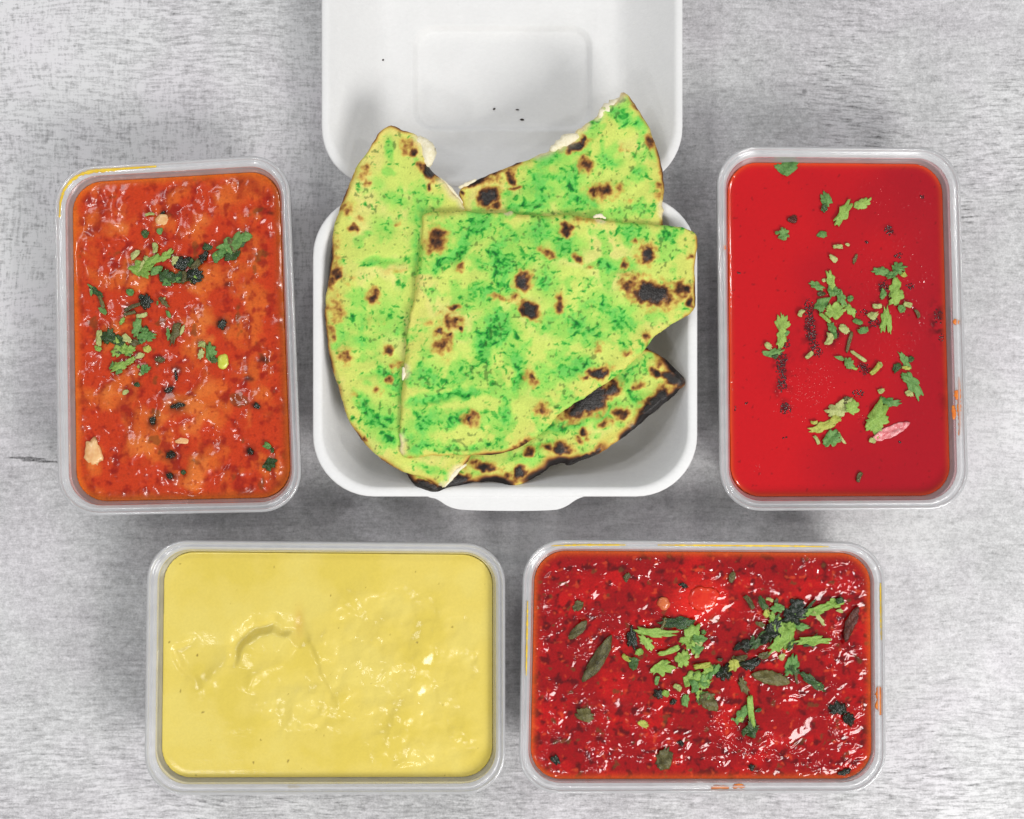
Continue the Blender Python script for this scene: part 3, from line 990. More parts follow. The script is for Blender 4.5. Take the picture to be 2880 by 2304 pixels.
    def sub(name, mask, mat, parent):
        ff = allf[mask]
        u = np.unique(ff)
        rm = -np.ones(len(V), int)
        rm[u] = np.arange(len(u))
        return mesh_obj(name, V[u], rm[ff], mat, parent, org, cols=col[u], normals=VN[u])
    crust = sub('naan_piece', fid < 0, M_NAAN, None)
    tag(crust, label, 'naan', 'torn naan pieces in the box')
    for i in np.unique(fid[fid >= 0]):
        if (fid == i).sum() > 25:
            sub('char_blister', fid == i, M_CHAR, crust)
        else:
            sub('char_spot', fid == i, M_CHAR, crust)
    ztop = lambda px, py: float(top[np.argmin((x - at(px, py, zt)[0]) ** 2 + (y - at(px, py, zt)[1]) ** 2)])
    return crust, org, ztop


def torn_edge(parent, org, pts, z, r, seed):
    """ragged strip of soft white dough where the bread was torn: pts in photo px"""
    rg = np.random.RandomState(seed)
    Q = resample(np.array([at(px, py, z) for px, py in pts]), 0.0016, closed=False)
    rings = []
    m = 10
    for i, q in enumerate(Q):
        a = Q[min(i + 1, len(Q) - 1)] - Q[max(i - 1, 0)]
        a = a / (np.hypot(*a) + 1e-9)
        nrm = np.array([-a[1], a[0]])
        k = r * (0.25 + 0.75 * math.sin(math.pi * (i + 0.3) / (len(Q) - 0.4))) * (0.7 + 0.6 * rg.rand())
        rings.append(np.array([[*(q + nrm * k * math.cos(t) * (0.8 + 0.5 * rg.rand())), z + k * 0.75 * math.sin(t) * (0.8 + 0.4 * rg.rand())] for t in np.linspace(0, 2 * math.pi, m, endpoint=False)]))
    V, F = loft(rings, True, True)
    mesh_obj('torn_dough', V, F, M_DOUGH, parent, org)


# lowest piece, badly burnt along its outer edge
outC = [(1130, 1300), (1151, 1356), (1188, 1384), (1225, 1392), (1251, 1382), (1290, 1368), (1336, 1356), (1405, 1356), (1421, 1366), (1458, 1366), (1510, 1340), (1547, 1308), (1584, 1298), (1595, 1311), (1627, 1300),
        (1696, 1271), (1759, 1229), (1838, 1165), (1912, 1102), (1936, 1070), (1891, 1028), (1854, 1001), (1815, 982), (1780, 950), (1690, 930), (1500, 1000), (1300, 1150)]
charC = [(1653, 1128, 72, 33, 30, 1.35), (1717, 1097, 24, 22, 0, 1.0), (1896, 1065, 36, 26, -30, 1.2), (1849, 1044, 18, 16, 0, .9), (1801, 1081, 17, 12, 30, .8), (1865, 1017, 20, 14, -30, .75), (1844, 1134, 50, 26, 42, 1.25),
         (1770, 1222, 60, 16, 38, 1.2), (1653, 1287, 60, 14, 25, 1.25), (1748, 1165, 24, 18, 0, .85), (1579, 1261, 26, 18, 10, 1.08), (1542, 1258, 14, 12, 0, .7), (1489, 1271, 16, 14, 0, .8), (1463, 1335, 18, 22, 0, 1.02),
         (1368, 1313, 42, 14, -5, .88), (1283, 1356, 34, 20, 15, 1.15), (1648, 1221, 14, 12, 0, .8), (1627, 1239, 11, 9, 0, .7), (1198, 1372, 52, 15, -18, 1.08), (1420, 1340, 20, 14, 0, .7), (1700, 1190, 20, 14, 20, .6)]
herbC = [(1750, 1070, 70, 25, 35, 1), (1700, 1160, 60, 25, 30, .8), (1590, 1200, 70, 20, 10, 1), (1790, 1120, 40, 30, 40, .7), (1440, 1290, 50, 14, 0, .5)]
naan('charred naan piece at the bottom, black burnt along its outer edge', outC, 0.0365, 3.2 * MM, charC, herbC, [([(1560, 1210), (1640, 1180), (1720, 1130)], 2.0, .5), ([(1430, 1290), (1560, 1235)], 1.6, .5)], 1.45, [(1770, 1189, 12)], 31, bw=0.0034, green=0.1,
     tilt=(0.02, 0.0), droop=[(1500, 1330, 200, 60, 0, -1.0), (1200, 1360, 80, 60, 0, 2.2)])

# large piece on the left
outL = [(1085, 346), (1119, 362), (1150, 372), (1177, 385), (1200, 410), (1204, 445), (1209, 475), (1230, 491), (1262, 523), (1309, 578), (1345, 650), (1360, 800), (1350, 1000), (1335, 1180), (1325, 1290), (1300, 1314), (1283, 1331),
        (1257, 1366), (1241, 1374), (1205, 1352), (1150, 1332), (1114, 1321), (1061, 1289), (1003, 1226), (966, 1150), (939, 1060), (913, 975), (910, 912), (916, 832), (926, 782), (931, 676), (950, 591), (992, 486), (1035, 422)]
charL = [(1148, 411, 26, 20, -20, .5), (1167, 427, 11, 11, 0, .95), (1206, 486, 27, 20, -40, 1.0), (1212, 528, 9, 9, 0, .72), (1029, 485, 22, 18, 0, .55), (1035, 515, 10, 10, 0, .6), (976, 586, 26, 24, 0, .5), (992, 649, 15, 13, 0, .74), (1119, 628, 10, 10, 0, .6),
         (1019, 618, 18, 14, 0, .4), (937, 779, 15, 34, -15, .85), (1050, 830, 17, 24, 0, .76), (945, 869, 24, 42, 0, .5), (971, 1001, 20, 24, 0, .55), (1090, 988, 15, 12, 0, .78), (1114, 1030, 20, 16, 0, .52), (1064, 1099, 15, 18, 0, .6), (1095, 1065, 9, 9, 0, .7),
         (1019, 1234, 14, 9, -50, .65), (945, 700, 14, 40, 0, .45), (930, 930, 14, 30, 0, .5), (1110, 760, 50, 12, 0, .22), (1060, 900, 40, 20, 0, .22), (985, 790, 30, 20, 0, .25), (1000, 1120, 15, 20, 0, .3)]
herbL = [(1095, 425, 14, 40, 0, .9), (1110, 560, 45, 25, -20, .9), (1180, 580, 30, 60, 0, .9), (1170, 700, 16, 70, 0, .8), (1050, 745, 40, 12, 0, .9), (1000, 900, 60, 40, 0, .6), (1090, 900, 60, 80, 10, .6), (1030, 1150, 25, 45, 35, 1.0), (1080, 1190, 60, 60, 20, .8), (1110, 1080, 40, 60, 0, .7),
         (1100, 1240, 30, 22, 0, 1.0), (1020, 960, 60, 25, 0, .7), (1080, 640, 40, 40, 0, .6), (1065, 520, 30, 30, 0, .5), (1220, 560, 30, 20, 0, .6), (1200, 1320, 60, 14, -18, .6)]
crL = [([(1000, 742), (1060, 728), (1110, 735), (1175, 725)], 1.5, .7), ([(1000, 1060), (1060, 1050), (1130, 1058)], 1.5, .6), ([(1060, 1225), (1110, 1238)], 1.5, .6), ([(1000, 1090), (1040, 1160), (1060, 1200)], 2.0, .4)]
pL, oL, zL = naan('large green naan piece on the left side reaching over the box corner', outL, 0.0412, 3.2 * MM, charL, herbL, crL, 0.72, [(1190, 400, 34), (1265, 530, 40), (1300, 570, 20), (1285, 1335, 30), (1250, 1366, 16)], 32, green=-0.26,
             droop=[(1090, 350, 120, 120, 0, 2.0), (920, 900, 60, 300, 0, -1.2)])
torn_edge(pL, oL, [(1168, 390), (1192, 402), (1205, 422), (1204, 450), (1202, 470)], 0.0436, 0.0034, 1)
torn_edge(pL, oL, [(1238, 500), (1268, 530), (1290, 556), (1308, 578)], 0.0432, 0.0008, 2)
torn_edge(pL, oL, [(1312, 1306), (1288, 1322), (1268, 1345), (1250, 1370)], 0.0432, 0.0011, 3)

# upright wedge at the back
outR = [(1754, 254), (1738, 276), (1712, 296), (1688, 312), (1680, 332), (1643, 353), (1625, 378), (1590, 400), (1545, 424), (1484, 443), (1415, 470), (1336, 507), (1283, 528), (1300, 580), (1310, 660), (1420, 720), (1700, 740), (1860, 735),
        (1869, 623), (1871, 517), (1859, 464), (1844, 401), (1828, 353), (1791, 295)]
charR = [(1373, 549, 27, 24, 0, 1.12), (1389, 488, 66, 22, 20, .68), (1335, 512, 34, 10, 22, .98), (1302, 544, 10, 10, 0, .95), (1621, 412, 31, 11, 20, 1.06), (1637, 396, 11, 14, 0, 1.0), (1648, 464, 20, 28, -20, .62), (1701, 538, 44, 23, 0, .66), (1669, 538, 12, 14, 0, .82),
         (1833, 398, 13, 22, 15, .78), (1854, 538, 18, 22, 0, .62), (1754, 422, 20, 16, 0, .32), (1436, 504, 12, 18, 0, .9), (1444, 530, 20, 8, 0, .7), (1785, 298, 15, 16, 0, .55), (1754, 262, 10, 14, 0, .45), (1863, 470, 8, 40, 10, .6), (1770, 560, 14, 10, 0, .45), (1395, 575, 20, 14, 0, .7)]
herbR = [(1560, 440, 60, 35, 15, 1), (1600, 500, 45, 50, 0, 1), (1520, 530, 70, 45, 0, .9), (1610, 570, 50, 30, 0, .9), (1695, 440, 12, 40, 0, 1.0), (1740, 330, 40, 22, -20, .9), (1800, 350, 26, 22, 0, .9), (1730, 460, 30, 22, 0, .8), (1800, 480, 26, 18, 0, 1.0), (1480, 580, 60, 22, 0, .9),
         (1660, 330, 40, 30, 0, .6), (1780, 590, 40, 30, 0, .6), (1440, 560, 40, 24, 0, .6)]
pR, oR, zR = naan('pointed naan wedge at the back jutting over the open lid', outR, 0.0415, 3.0 * MM, charR, herbR, [([(1420, 590), (1470, 568), (1540, 575)], 1.3, .5), ([(1668, 510), (1664, 580)], 1.5, .5)], 0.7, [(1735, 280, 26), (1690, 318, 28), (1640, 360, 24), (1595, 388, 45), (1868, 590, 26), (1530, 430, 30)], 33, pale=[([(1754, 254), (1680, 332), (1600, 390), (1484, 443)], 5)], green=0.05,
             droop=[(1754, 260, 120, 160, 0, 2.5)])
torn_edge(pR, oR, [(1632, 386), (1608, 388), (1580, 402), (1548, 424)], 0.0434, 0.0030, 4)
torn_edge(pR, oR, [(1745, 276), (1720, 298), (1692, 314), (1686, 332)], 0.0450, 0.0022, 5)
torn_edge(pR, oR, [(1340, 505), (1318, 516), (1290, 528)], 0.0432, 0.0010, 6)

# top piece in front
outF = [(1190, 594), (1300, 592), (1431, 594), (1470, 604), (1560, 604), (1653, 609), (1759, 623), (1860, 634), (1963, 643), (1958, 729), (1952, 779), (1956, 830), (1955, 860), (1938, 884), (1865, 927), (1812, 980), (1770, 1028), (1706, 1081),
        (1600, 1144), (1563, 1176), (1521, 1224), (1458, 1261), (1389, 1284), (1309, 1280), (1198, 1284), (1124, 1290), (1119, 1250), (1124, 1176), (1132, 1097), (1136, 1038), (1146, 911), (1161, 843), (1175, 753), (1178, 718), (1186, 623)]
charF = [(1225, 676, 27, 33, -20, .86), (1296, 750, 13, 15, 0, .75), (1592, 647, 18, 17, 0, .95), (1534, 708, 30, 12, -25, .6), (1629, 729, 13, 11, 0, .62), (1754, 745, 15, 14, 0, .74), (1817, 713, 24, 27, 10, 1.08), (1785, 684, 9, 9, 0, .6), (1473, 795, 22, 27, 0, 1.1),
         (1489, 875, 34, 15, -32, 1.12), (1574, 853, 17, 26, 0, .78), (1833, 827, 56, 33, -8, 1.25), (1770, 803, 26, 18, 0, .8), (1923, 816, 20, 26, 0, .86), (1940, 850, 14, 16, 0, .85), (1246, 966, 26, 42, 0, .72), (1238, 933, 10, 10, 0, 1.0), (1272, 905, 34, 28, 0, .56),
         (1295, 925, 9, 9, 0, .8), (1262, 938, 8, 8, 0, .8), (1285, 900, 7, 7, 0, .85), (1204, 906, 13, 10, 0, .5), (1272, 861, 18, 8, 0, .74), (1680, 1049, 34, 14, 18, 1.18), (1643, 1067, 12, 9, 0, .85), (1495, 1065, 20, 24, 0, .6), (1500, 1060, 8, 8, 0, .9), (1526, 1149, 23, 22, 0, .62),
         (1325, 1181, 24, 22, 0, .55), (1326, 1184, 8, 7, 0, .85), (1812, 948, 15, 15, 0, .68), (1764, 991, 16, 10, 20, .62), (1685, 980, 13, 18, 0, .45), (1473, 1250, 32, 11, 22, .78), (1660, 760, 14, 10, 0, .4), (1640, 620, 40, 18, 0, .38), (1937, 722, 12, 12, 0, .7), (1790, 780, 40, 16, 0, .5), (1400, 835, 22, 10, 0, .5), (1440, 840, 20, 14, 0, .45)]
herbF = [(1300, 700, 26, 45, -30, 1.1), (1225, 752, 26, 20, 30, 1.1), (1340, 640, 70, 45, 0, .9), (1420, 740, 70, 70, 0, .9), (1360, 830, 50, 40, 30, .9), (1400, 930, 60, 60, 30, 1.1), (1360, 1000, 25, 50, -20, 1.0), (1500, 660, 60, 40, 0, .9), (1600, 690, 60, 40, 0, .7), (1720, 745, 70, 16, 5, 1.0),
         (1790, 655, 45, 30, 0, .9), (1690, 850, 60, 40, 0, .7), (1540, 790, 40, 70, 0, .7), (1610, 920, 90, 40, 0, .8), (1740, 900, 60, 50, 0, .7), (1600, 1040, 60, 34, 20, 1.1), (1460, 1030, 20, 70, 15, 1.1), (1300, 1110, 90, 14, 12, 1.2), (1200, 1120, 70, 16, 8, .8), (1280, 1180, 40, 14, 45, .9), (1190, 1190, 60, 40, 20, .8), (1180, 1260, 34, 14, 35, .9), (1420, 1160, 20, 40, 0, .7), (1200, 1050, 50, 50, 0, .6), (1330, 1060, 80, 40, 0, .5), (1870, 660, 40, 20, 0, .6)]
crF = [([(1135, 1134), (1230, 1120), (1340, 1100)], 1.6, .8), ([(1475, 1040), (1450, 1080), (1450, 1130)], 1.7, .7), ([(1290, 1195), (1320, 1150)], 1.4, .5), ([(1215, 755), (1290, 710), (1320, 670)], 2.0, .6), ([(1340, 1010), (1380, 920), (1420, 880)], 2.6, .5), ([(1200, 1262), (1330, 1260), (1420, 1230)], 1.8, .5)]
pF, oF, zF = naan('broad green naan piece lying on top of the pile', outF, 0.0455, 3.2 * MM, charF, herbF, crF, 0.62, [(1137, 1045, 22), (1690, 616, 16), (1124, 1250, 30), (1430, 594, 14)], 34, pale=[([(1186, 600), (1178, 718), (1146, 911), (1124, 1176), (1119, 1290)], 6), ([(1190, 594), (1431, 594), (1653, 607), (1960, 643)], 5), ([(1900, 900), (1770, 1028), (1600, 1144), (1521, 1224)], 5)], green=0.12,
             droop=[(1200, 1280, 250, 70, 0, -0.6), (1960, 700, 80, 200, 0, 1.2), (1850, 900, 120, 60, 40, 0.6)])
torn_edge(pF, oF, [(1134, 1032), (1137, 1050), (1133, 1070)], 0.0475, 0.0009, 7)
torn_edge(pF, oF, [(1668, 611), (1685, 606), (1704, 614)], 0.0475, 0.0010, 8)


# ------------------------------------------------------------------ garnish
def leaf_outline(kind, rg, m=44):
    th = np.linspace(0, 2 * math.pi, m, endpoint=False)
    if kind == 'fan':           # lobed coriander leaflet, chopped across its base
        ax = rg.rand() * 0.6 - 0.3
        dth = (th - ax + math.pi) % (2 * math.pi) - math.pi
        r = 0.52 + 0.0 * th
        for lc_, amp_, wd_ in ((-1.25, 0.36, 0.34), (-0.55, 0.42, 0.30), (0.0, 0.50, 0.26), (0.60, 0.42, 0.30), (1.3, 0.36, 0.34), (2.4, 0.22, 0.5), (-2.4, 0.22, 0.5)):
            r = np.maximum(r, 0.50 + amp_ * (0.8 + 0.4 * rg.rand()) * np.exp(-(((dth - lc_) / wd_) ** 4)))
        r = r + 0.05 * np.cos(th * 17 + rg.rand() * 6) + 0.05 * rg.randn(m)
        for k in range(rg.randint(1, 3)):
            ph = rg.rand() * 6.28
            cc = np.cos(th - ph)
            r = np.where(cc > 0.05, np.minimum(r, (0.5 + 0.35 * rg.rand()) / np.maximum(cc, 0.05)), r)
        if rg.rand() < 0.6:
            ph = math.pi + ax + rg.randn() * 0.6
            cc = np.cos(th - ph)
            r = np.where(cc > 0.05, np.minimum(r, (0.25 + 0.3 * rg.rand()) / np.maximum(cc, 0.05)), r)
        r = r * 1.15
    elif kind == 'strip':       # long notched slice of leaf
        r = 0.90 + 0.16 * np.cos(th * 7 + rg.rand() * 6) + 0.06 * np.cos(th * 15 + rg.rand() * 6) + 0.05 * rg.randn(m)
        r = r * (1 + 0.12 * np.cos(th))
        ph = rg.choice([0, math.pi]) + rg.randn() * 0.4
        cc = np.cos(th - ph)
        r = np.where(cc > 0.05, np.minimum(r, (0.7 + 0.25 * rg.rand()) / np.maximum(cc, 0.05)), r)
        r = r * 1.08
    elif kind == 'stem':
        c, s = np.cos(th), np.sin(th)
        r = 1 / (np.abs(c) ** 5 + np.abs(s) ** 5) ** 0.2 * (0.94 + 0.05 * rg.randn(m))
        r = r * np.where(c > 0, 1, 0.86 + 0.1 * rg.rand())
    elif kind == 'leaf':        # smooth pointed curry leaf
        return np.stack([np.cos(th), np.sin(th) * np.abs(np.sin(th)) ** 0.35 * (0.92 + 0.06 * rg.randn(m))], 1)
    else:                       # chip
        r = 0.85 + 0.10 * rg.randn(m)
        for k in range(3):
            ph = rg.rand() * 6.28
            cc = np.cos(th - ph)
            r = np.where(cc > 0.05, np.minimum(r, (0.55 + 0.3 * rg.rand()) / np.maximum(cc, 0.05)), r)
    return np.stack([r * np.cos(th), r * np.sin(th)], 1)


def place_piece(name, tub, px, py, ln, wd, ang, kind, mat, label, cat, group, lift, seed, thick=0.00035, dome=0.12, parent=None):
    rg = np.random.RandomState(seed)
    z = tub.level
    c = at(px, py, z)
    s = MM_PX * (CAM_H - z) / (CAM_H - RIM_Z)
    U = leaf_outline(kind, rg)
    a = math.radians(ang)
    hl, hw = ln * s / 2, wd * s / 2
    rings_t = []
    ks = (1.0, 0.82, 0.62, 0.4, 0.2)
    bend = (rg.rand() - 0.5) * (1.6 if kind == 'stem' else 0.7)
    ph = rg.rand() * 6.28
    allp = []
    for k in ks:
        lx, ly = U[:, 0] * k * hl, U[:, 1] * k * hw
        ly = ly + bend * hw * (lx / hl) ** 2
        X = c[0] + lx * math.cos(a) - ly * math.sin(a)
        Y = c[1] + lx * math.sin(a) + ly * math.cos(a)
        allp.append((X, Y, lx, ly))
    hs = [tub.h(X, Y) for X, Y, _, _ in allp]
    hm = max(float(h.max()) for h in hs)
    size = min(hl, hw)
    rt, rb = [], []
    for (X, Y, lx, ly), h, k in zip(allp, hs, ks):
        zz = 0.7 * h + 0.3 * hm + lift
        crinkle = 0.26 * size * np.sin(lx / hl * 3.4 + ph) * np.cos(ly / max(hw, 1e-5) * 2.8 + ph * 2) + 0.10 * size * np.sin(lx / hl * 8 + ph * 3) * np.cos(ly / max(hw, 1e-5) * 7) + dome * size * (1 - k * k)
        zt_ = np.maximum(zz + crinkle, h + 0.0001) + thick
        rt.append(np.c_[X, Y, zt_])
        rb.append(np.c_[X, Y, zt_ - thick * 1.0])
    V, F = loft(rb[::-1] + rt, True, True)
    org = np.array([c[0], c[1], float(V[:, 2].min())])
    o = mesh_obj(name, V, F, mat, None, org)
    tag(o, label, cat, group)
    return o


def clump(name, tub, px, py, ln, wd, ang, mat, label, cat, group, lift, seed, tall=0.35, rough=0.35):
    """lumpy wet nugget (blackened herb, vegetable chunk)"""
    rg = np.random.RandomState(seed)
    z = tub.level
    c = at(px, py, z)
    s = MM_PX * (CAM_H - z) / (CAM_H - RIM_Z)
    a = math.radians(ang)
    hl, hw = ln * s / 2, wd * s / 2
    h0 = float(tub.h(np.array([c[0]]), np.array([c[1]]))[0])
    nn = Noise(seed + 100)
    m, rr = 28, 8
    rings = []
    tz = tall * min(hl, hw) * 2
    for i in range(1, rr):
        phi = -math.pi / 2 + math.pi * i / rr
        th = np.linspace(0, 2 * math.pi, m, endpoint=False)
        cx, cy = np.cos(th) * math.cos(phi), np.sin(th) * math.cos(phi)
        f = 1 + rough * nn.fbm(cx * 1.7 + 3, cy * 1.7 + math.sin(phi), 1.0, 3)
        lx, ly = cx * hl * f, cy * hw * f
        X = c[0] + lx * math.cos(a) - ly * math.sin(a)
        Y = c[1] + lx * math.sin(a) + ly * math.cos(a)
        rings.append(np.c_[X, Y, h0 + lift + tz * 0.5 * math.sin(phi) * f])
    V, F = loft(rings, True, True)
    org = np.array([c[0], c[1], float(V[:, 2].min())])
    o = mesh_obj(name, V, F, mat, None, org)
    tag(o, label, cat, group)
    return o


PIECES = []


def remember(tub, o, what, size, px, py):
    PIECES.append((tub, o, what, size, px, py))


def label_pieces():
    """each piece is told by its look, the side of its tub named by the neighbours, then by size"""
    far, near = 'far from naan', 'near naan'
    words = {id(tubA): ('on orange curry', (far, '', near), ('far from yellow tub', '', 'near yellow tub')),
             id(tubB): ('on red sauce', (near, '', far), ('far from dark curry', '', 'near dark curry')),
             id(tubD): ('on dark curry', ('near yellow tub', '', 'far from yellow tub'), (near, '', far))}
    bins = {}
    for tub, o, what, size, px, py in PIECES:
        w, wx, wy = words[id(tub)]
        p = at(px, py, tub.level) - tub.c0
        ix = int(np.clip((p[0] / (tub.hx * 0.86) + 1) * 1.5, 0, 2))
        iy = int(np.clip((1 - p[1] / (tub.hy * 0.86)) * 1.5, 0, 2))
        bins.setdefault((what, w, wx[ix], wy[iy]), []).append((size, o))
    for (what, w, a, b), lst in bins.items():
        lst.sort(key=lambda q: q[0])
        n_ = len(lst)
        for k, (_, o) in enumerate(lst):
            pre = ''
            if n_ == 2:
                pre = ('smaller ', 'bigger ')[k]
            elif n_ > 2:
                pre = 'smallest ' if k == 0 else ('biggest ', 'second-biggest ', 'third-biggest ', 'fourth-biggest ', 'fifth-biggest ', 'sixth-biggest ', 'seventh-biggest ')[min(n_ - 1 - k, 6)]
            place = ', '.join(q for q in (a, b) if q) or 'in mid-tub'
            o['label'] = '%s%s %s, %s' % (pre, what, w, place)


def tangle(rows, seed, prob):
    """the heaps are finely chopped: each larger piece carries shreds of its own beside it"""
    rg = np.random.RandomState(seed)
    out = []
    for r in rows:
        out.append(r)
        for _k in range(2 if r[5] in ('fan', 'strip') and rg.rand() < prob else 0):
            out.append((r[0] + rg.randn() * r[2] * 0.35, r[1] + rg.randn() * r[3] * 0.45, r[2] * rg.uniform(0.35, 0.6), r[3] * rg.uniform(0.3, 0.6), rg.uniform(-90, 90),
                        ['chip', 'strip', 'stem'][rg.randint(3)], ['dark', 'mid', 'light', 'pale', 'olive'][rg.randint(5)]))
    return out


def garnish(tub, ox, oy, sc, rows, where, group, seed0, base_lift=0.0002):
    """rows: zoom x, zoom y, length, width, angle, kind, colour"""
    for i, row in enumerate(rows):
        zx, zy, ln, wd, ang, kind, colr = row[:7]
        px, py, L, W = ox + zx * sc, oy + zy * sc, ln * sc, wd * sc
        sd = seed0 + i * 7
        lift = base_lift + 0.00025 * (i % 4)
        if colr == 'black':
            remember(tub, place_piece('blackened_herb', tub, px, py, L * 1.15, W * 1.15, ang, 'fan', LEAF['black'], None, 'herb', 'wet black herb clumps ' + where, 0.0002, sd, 0.0007, 0.35), 'wet black herb clump', L * W, px, py)
            continue
        word = {'light': 'bright green', 'mid': 'green', 'pale': 'pale green', 'yellow': 'yellow-green', 'dark': 'dark green', 'olive': 'olive', 'brown': 'brown'}[colr]
        if kind == 'stem':
            remember(tub, place_piece('chopped_coriander', tub, px, py, L * 1.1, W * 1.12, ang, kind, LEAF[colr], None, 'herb', 'cut %s stalks %s' % (word, where), lift, sd, min(0.0012, W * MM_PX * 0.5), 0.3), 'cut %s coriander stalk' % word, L * W, px, py)
        elif kind == 'leaf':
            o = place_piece('cooked_leaf', tub, px, py, L, W, ang, kind, LEAF[colr], row[7] if len(row) > 7 else None, 'leaf', 'leaves among the ' + group, lift, sd, 0.0005, 0.25)
            if len(row) < 8:
                remember(tub, o, 'pointed %s leaf' % word, L * W, px, py)
        else:
            shape = {'fan': 'lobed', 'strip': 'long', 'chip': 'small'}[kind]
            o = place_piece('coriander_leaf', tub, px, py, L * (1.30 if tub is tubB else 1.20), W * (1.30 if tub is tubB else 1.20), ang, kind, LEAF[colr], row[7] if len(row) > 7 else None, 'herb', '%s %s %s' % (shape, word, group), lift, sd)
            if len(row) < 8:
                remember(tub, o, '%s %s coriander leaf' % (shape, word), L * W, px, py)


# -- red sauce: many separate pieces
WB = 'floating on the smooth red sauce'
rowsB1 = [(625, 215, 165, 120, 10, 'fan', 'mid', 'green coriander leaf touching the tub wall at the edge of the red sauce'), (945, 455, 100, 95, 60, 'fan', 'mid'), (925, 515, 60, 55, 0, 'fan', 'dark'), (1070, 570, 175, 62, 58, 'strip', 'light'), (1215, 485, 130, 82, 12, 'fan', 'light'),
          (685, 605, 85, 60, 20, 'chip', 'brown'), (615, 725, 85, 75, 70, 'fan', 'mid'), (568, 708, 36, 28, 0, 'chip', 'mid'), (915, 718, 72, 60, 0, 'chip', 'mid'), (1035, 812, 78, 32, 0, 'stem', 'pale'), (1112, 798, 34, 22, -20, 'chip', 'pale'), (1003, 907, 78, 46, -52, 'chip', 'pale'), (1172, 910, 70, 22, 68, 'strip', 'olive'),
          (1375, 1005, 120, 50, -5, 'strip', 'mid'), (1490, 985, 110, 85, 20, 'fan', 'mid'), (1450, 1040, 90, 50, 30, 'fan', 'mid'), (1550, 1030, 50, 46, 0, 'chip', 'yellow'), (1480, 1135, 150, 62, 72, 'strip', 'light'), (1490, 1215, 130, 90, 60, 'fan', 'light'), (1530, 1300, 62, 52, 0, 'chip', 'mid'),
          (870, 1115, 100, 46, -28, 'strip', 'mid'), (985, 1085, 120, 50, 100, 'strip', 'light'), (985, 1165, 90, 85, 40, 'fan', 'mid'), (1060, 1205, 105, 50, -68, 'strip', 'mid'), (932, 1075, 30, 26, 0, 'chip', 'pale'), (915, 1265, 130, 95, 40, 'fan', 'mid'), (1005, 1320, 150, 115, -10, 'fan', 'light'), (745, 1330, 62, 36, 60, 'stem', 'pale'),
          (1135, 1305, 105, 46, -48, 'strip', 'light'), (1340, 1278, 72, 36, 0, 'stem', 'pale'), (1575, 1265, 66, 40, -15, 'stem', 'pale'), (1305, 1352, 76, 58, 0, 'chip', 'pale'), (1400, 1395, 150, 46, 80, 'strip', 'light'), (1432, 1400, 170, 40, 100, 'strip', 'light'), (1190, 1400, 76, 42, -15, 'chip', 'mid'), (1235, 1465, 82, 52, 20, 'chip', 'mid'),
          (1085, 1455, 95, 60, -40, 'chip', 'pale'), (990, 1440, 80, 46, -60, 'strip', 'mid'), (1135, 1215, 60, 40, 50, 'chip', 'mid'), (935, 1365, 110, 28, -40, 'stem', 'light'), (910, 1180, 60, 40, 0, 'chip', 'olive'), (1390, 1180, 80, 46, 80, 'chip', 'mid'), (1655, 1330, 70, 26, -60, 'stem', 'olive')]
garnish(tubB, 1980, 400, .3618, rowsB1, WB, 'pieces on the red sauce', 1000)
rowsB2 = [(605, 195, 150, 100, 85, 'fan', 'light', 'feathery bright green leaf pointing at black froth on the red sauce'), (600, 290, 130, 55, 82, 'strip', 'light'), (635, 245, 60, 36, 20, 'chip', 'mid'), (495, 338, 62, 44, -40, 'chip', 'pale'), (515, 400, 150, 58, 10, 'fan', 'mid'), (550, 415, 60, 50, 60, 'fan', 'dark'), (975, 290, 95, 50, 75, 'stem', 'pale'), (1010, 260, 50, 50, 0, 'chip', 'mid'),
          (1125, 312, 165, 26, 75, 'stem', 'olive'), (1195, 420, 140, 26, -35, 'stem', 'pale'), (1050, 435, 70, 36, -20, 'chip', 'mid'), (1110, 470, 95, 75, -30, 'fan', 'mid'), (1155, 510, 70, 20, -30, 'stem', 'light'), (815, 415, 74, 32, 42, 'stem', 'pale'), (1330, 525, 110, 36, 48, 'stem', 'yellow'), (1365, 490, 50, 45, 0, 'chip', 'pale'),
          (1560, 455, 130, 44, -62, 'strip', 'mid'), (1605, 445, 50, 46, 0, 'chip', 'dark'), (1495, 525, 85, 60, 80, 'fan', 'dark'), (1570, 510, 60, 30, -10, 'chip', 'yellow'), (1615, 630, 180, 75, -55, 'strip', 'mid', 'long green leaf strip lying by the dark specks near the tub wall'), (1560, 580, 70, 40, -45, 'strip', 'mid'), (1595, 710, 62, 46, -20, 'chip', 'pale'), (1370, 692, 52, 40, 0, 'chip', 'pale'),
          (1420, 775, 155, 60, -12, 'fan', 'mid'), (1100, 760, 70, 46, 40, 'chip', 'olive'), (1040, 835, 170, 85, 20, 'strip', 'pale'), (1140, 835, 120, 105, 70, 'fan', 'light'), (920, 970, 200, 56, 22, 'strip', 'yellow'), (1010, 915, 90, 66, 35, 'chip', 'yellow'), (850, 938, 56, 26, 0, 'stem', 'yellow'), (970, 1060, 130, 122, 0, 'fan', 'mid'), (875, 1068, 76, 26, -60, 'stem', 'pale'),
          (1062, 1055, 110, 20, -60, 'stem', 'pale'), (1330, 915, 240, 165, 80, 'fan', 'light', 'biggest bright green coriander leaf, lying on a painted pink glint'), (1302, 1075, 54, 44, 0, 'chip', 'pale'), (1200, 1360, 82, 32, 70, 'stem', 'olive', 'single olive stem piece alone near the edge of the red sauce')]
garnish(tubB, 1980, 850, .3618, rowsB2, WB, 'pieces on the red sauce', 3000)
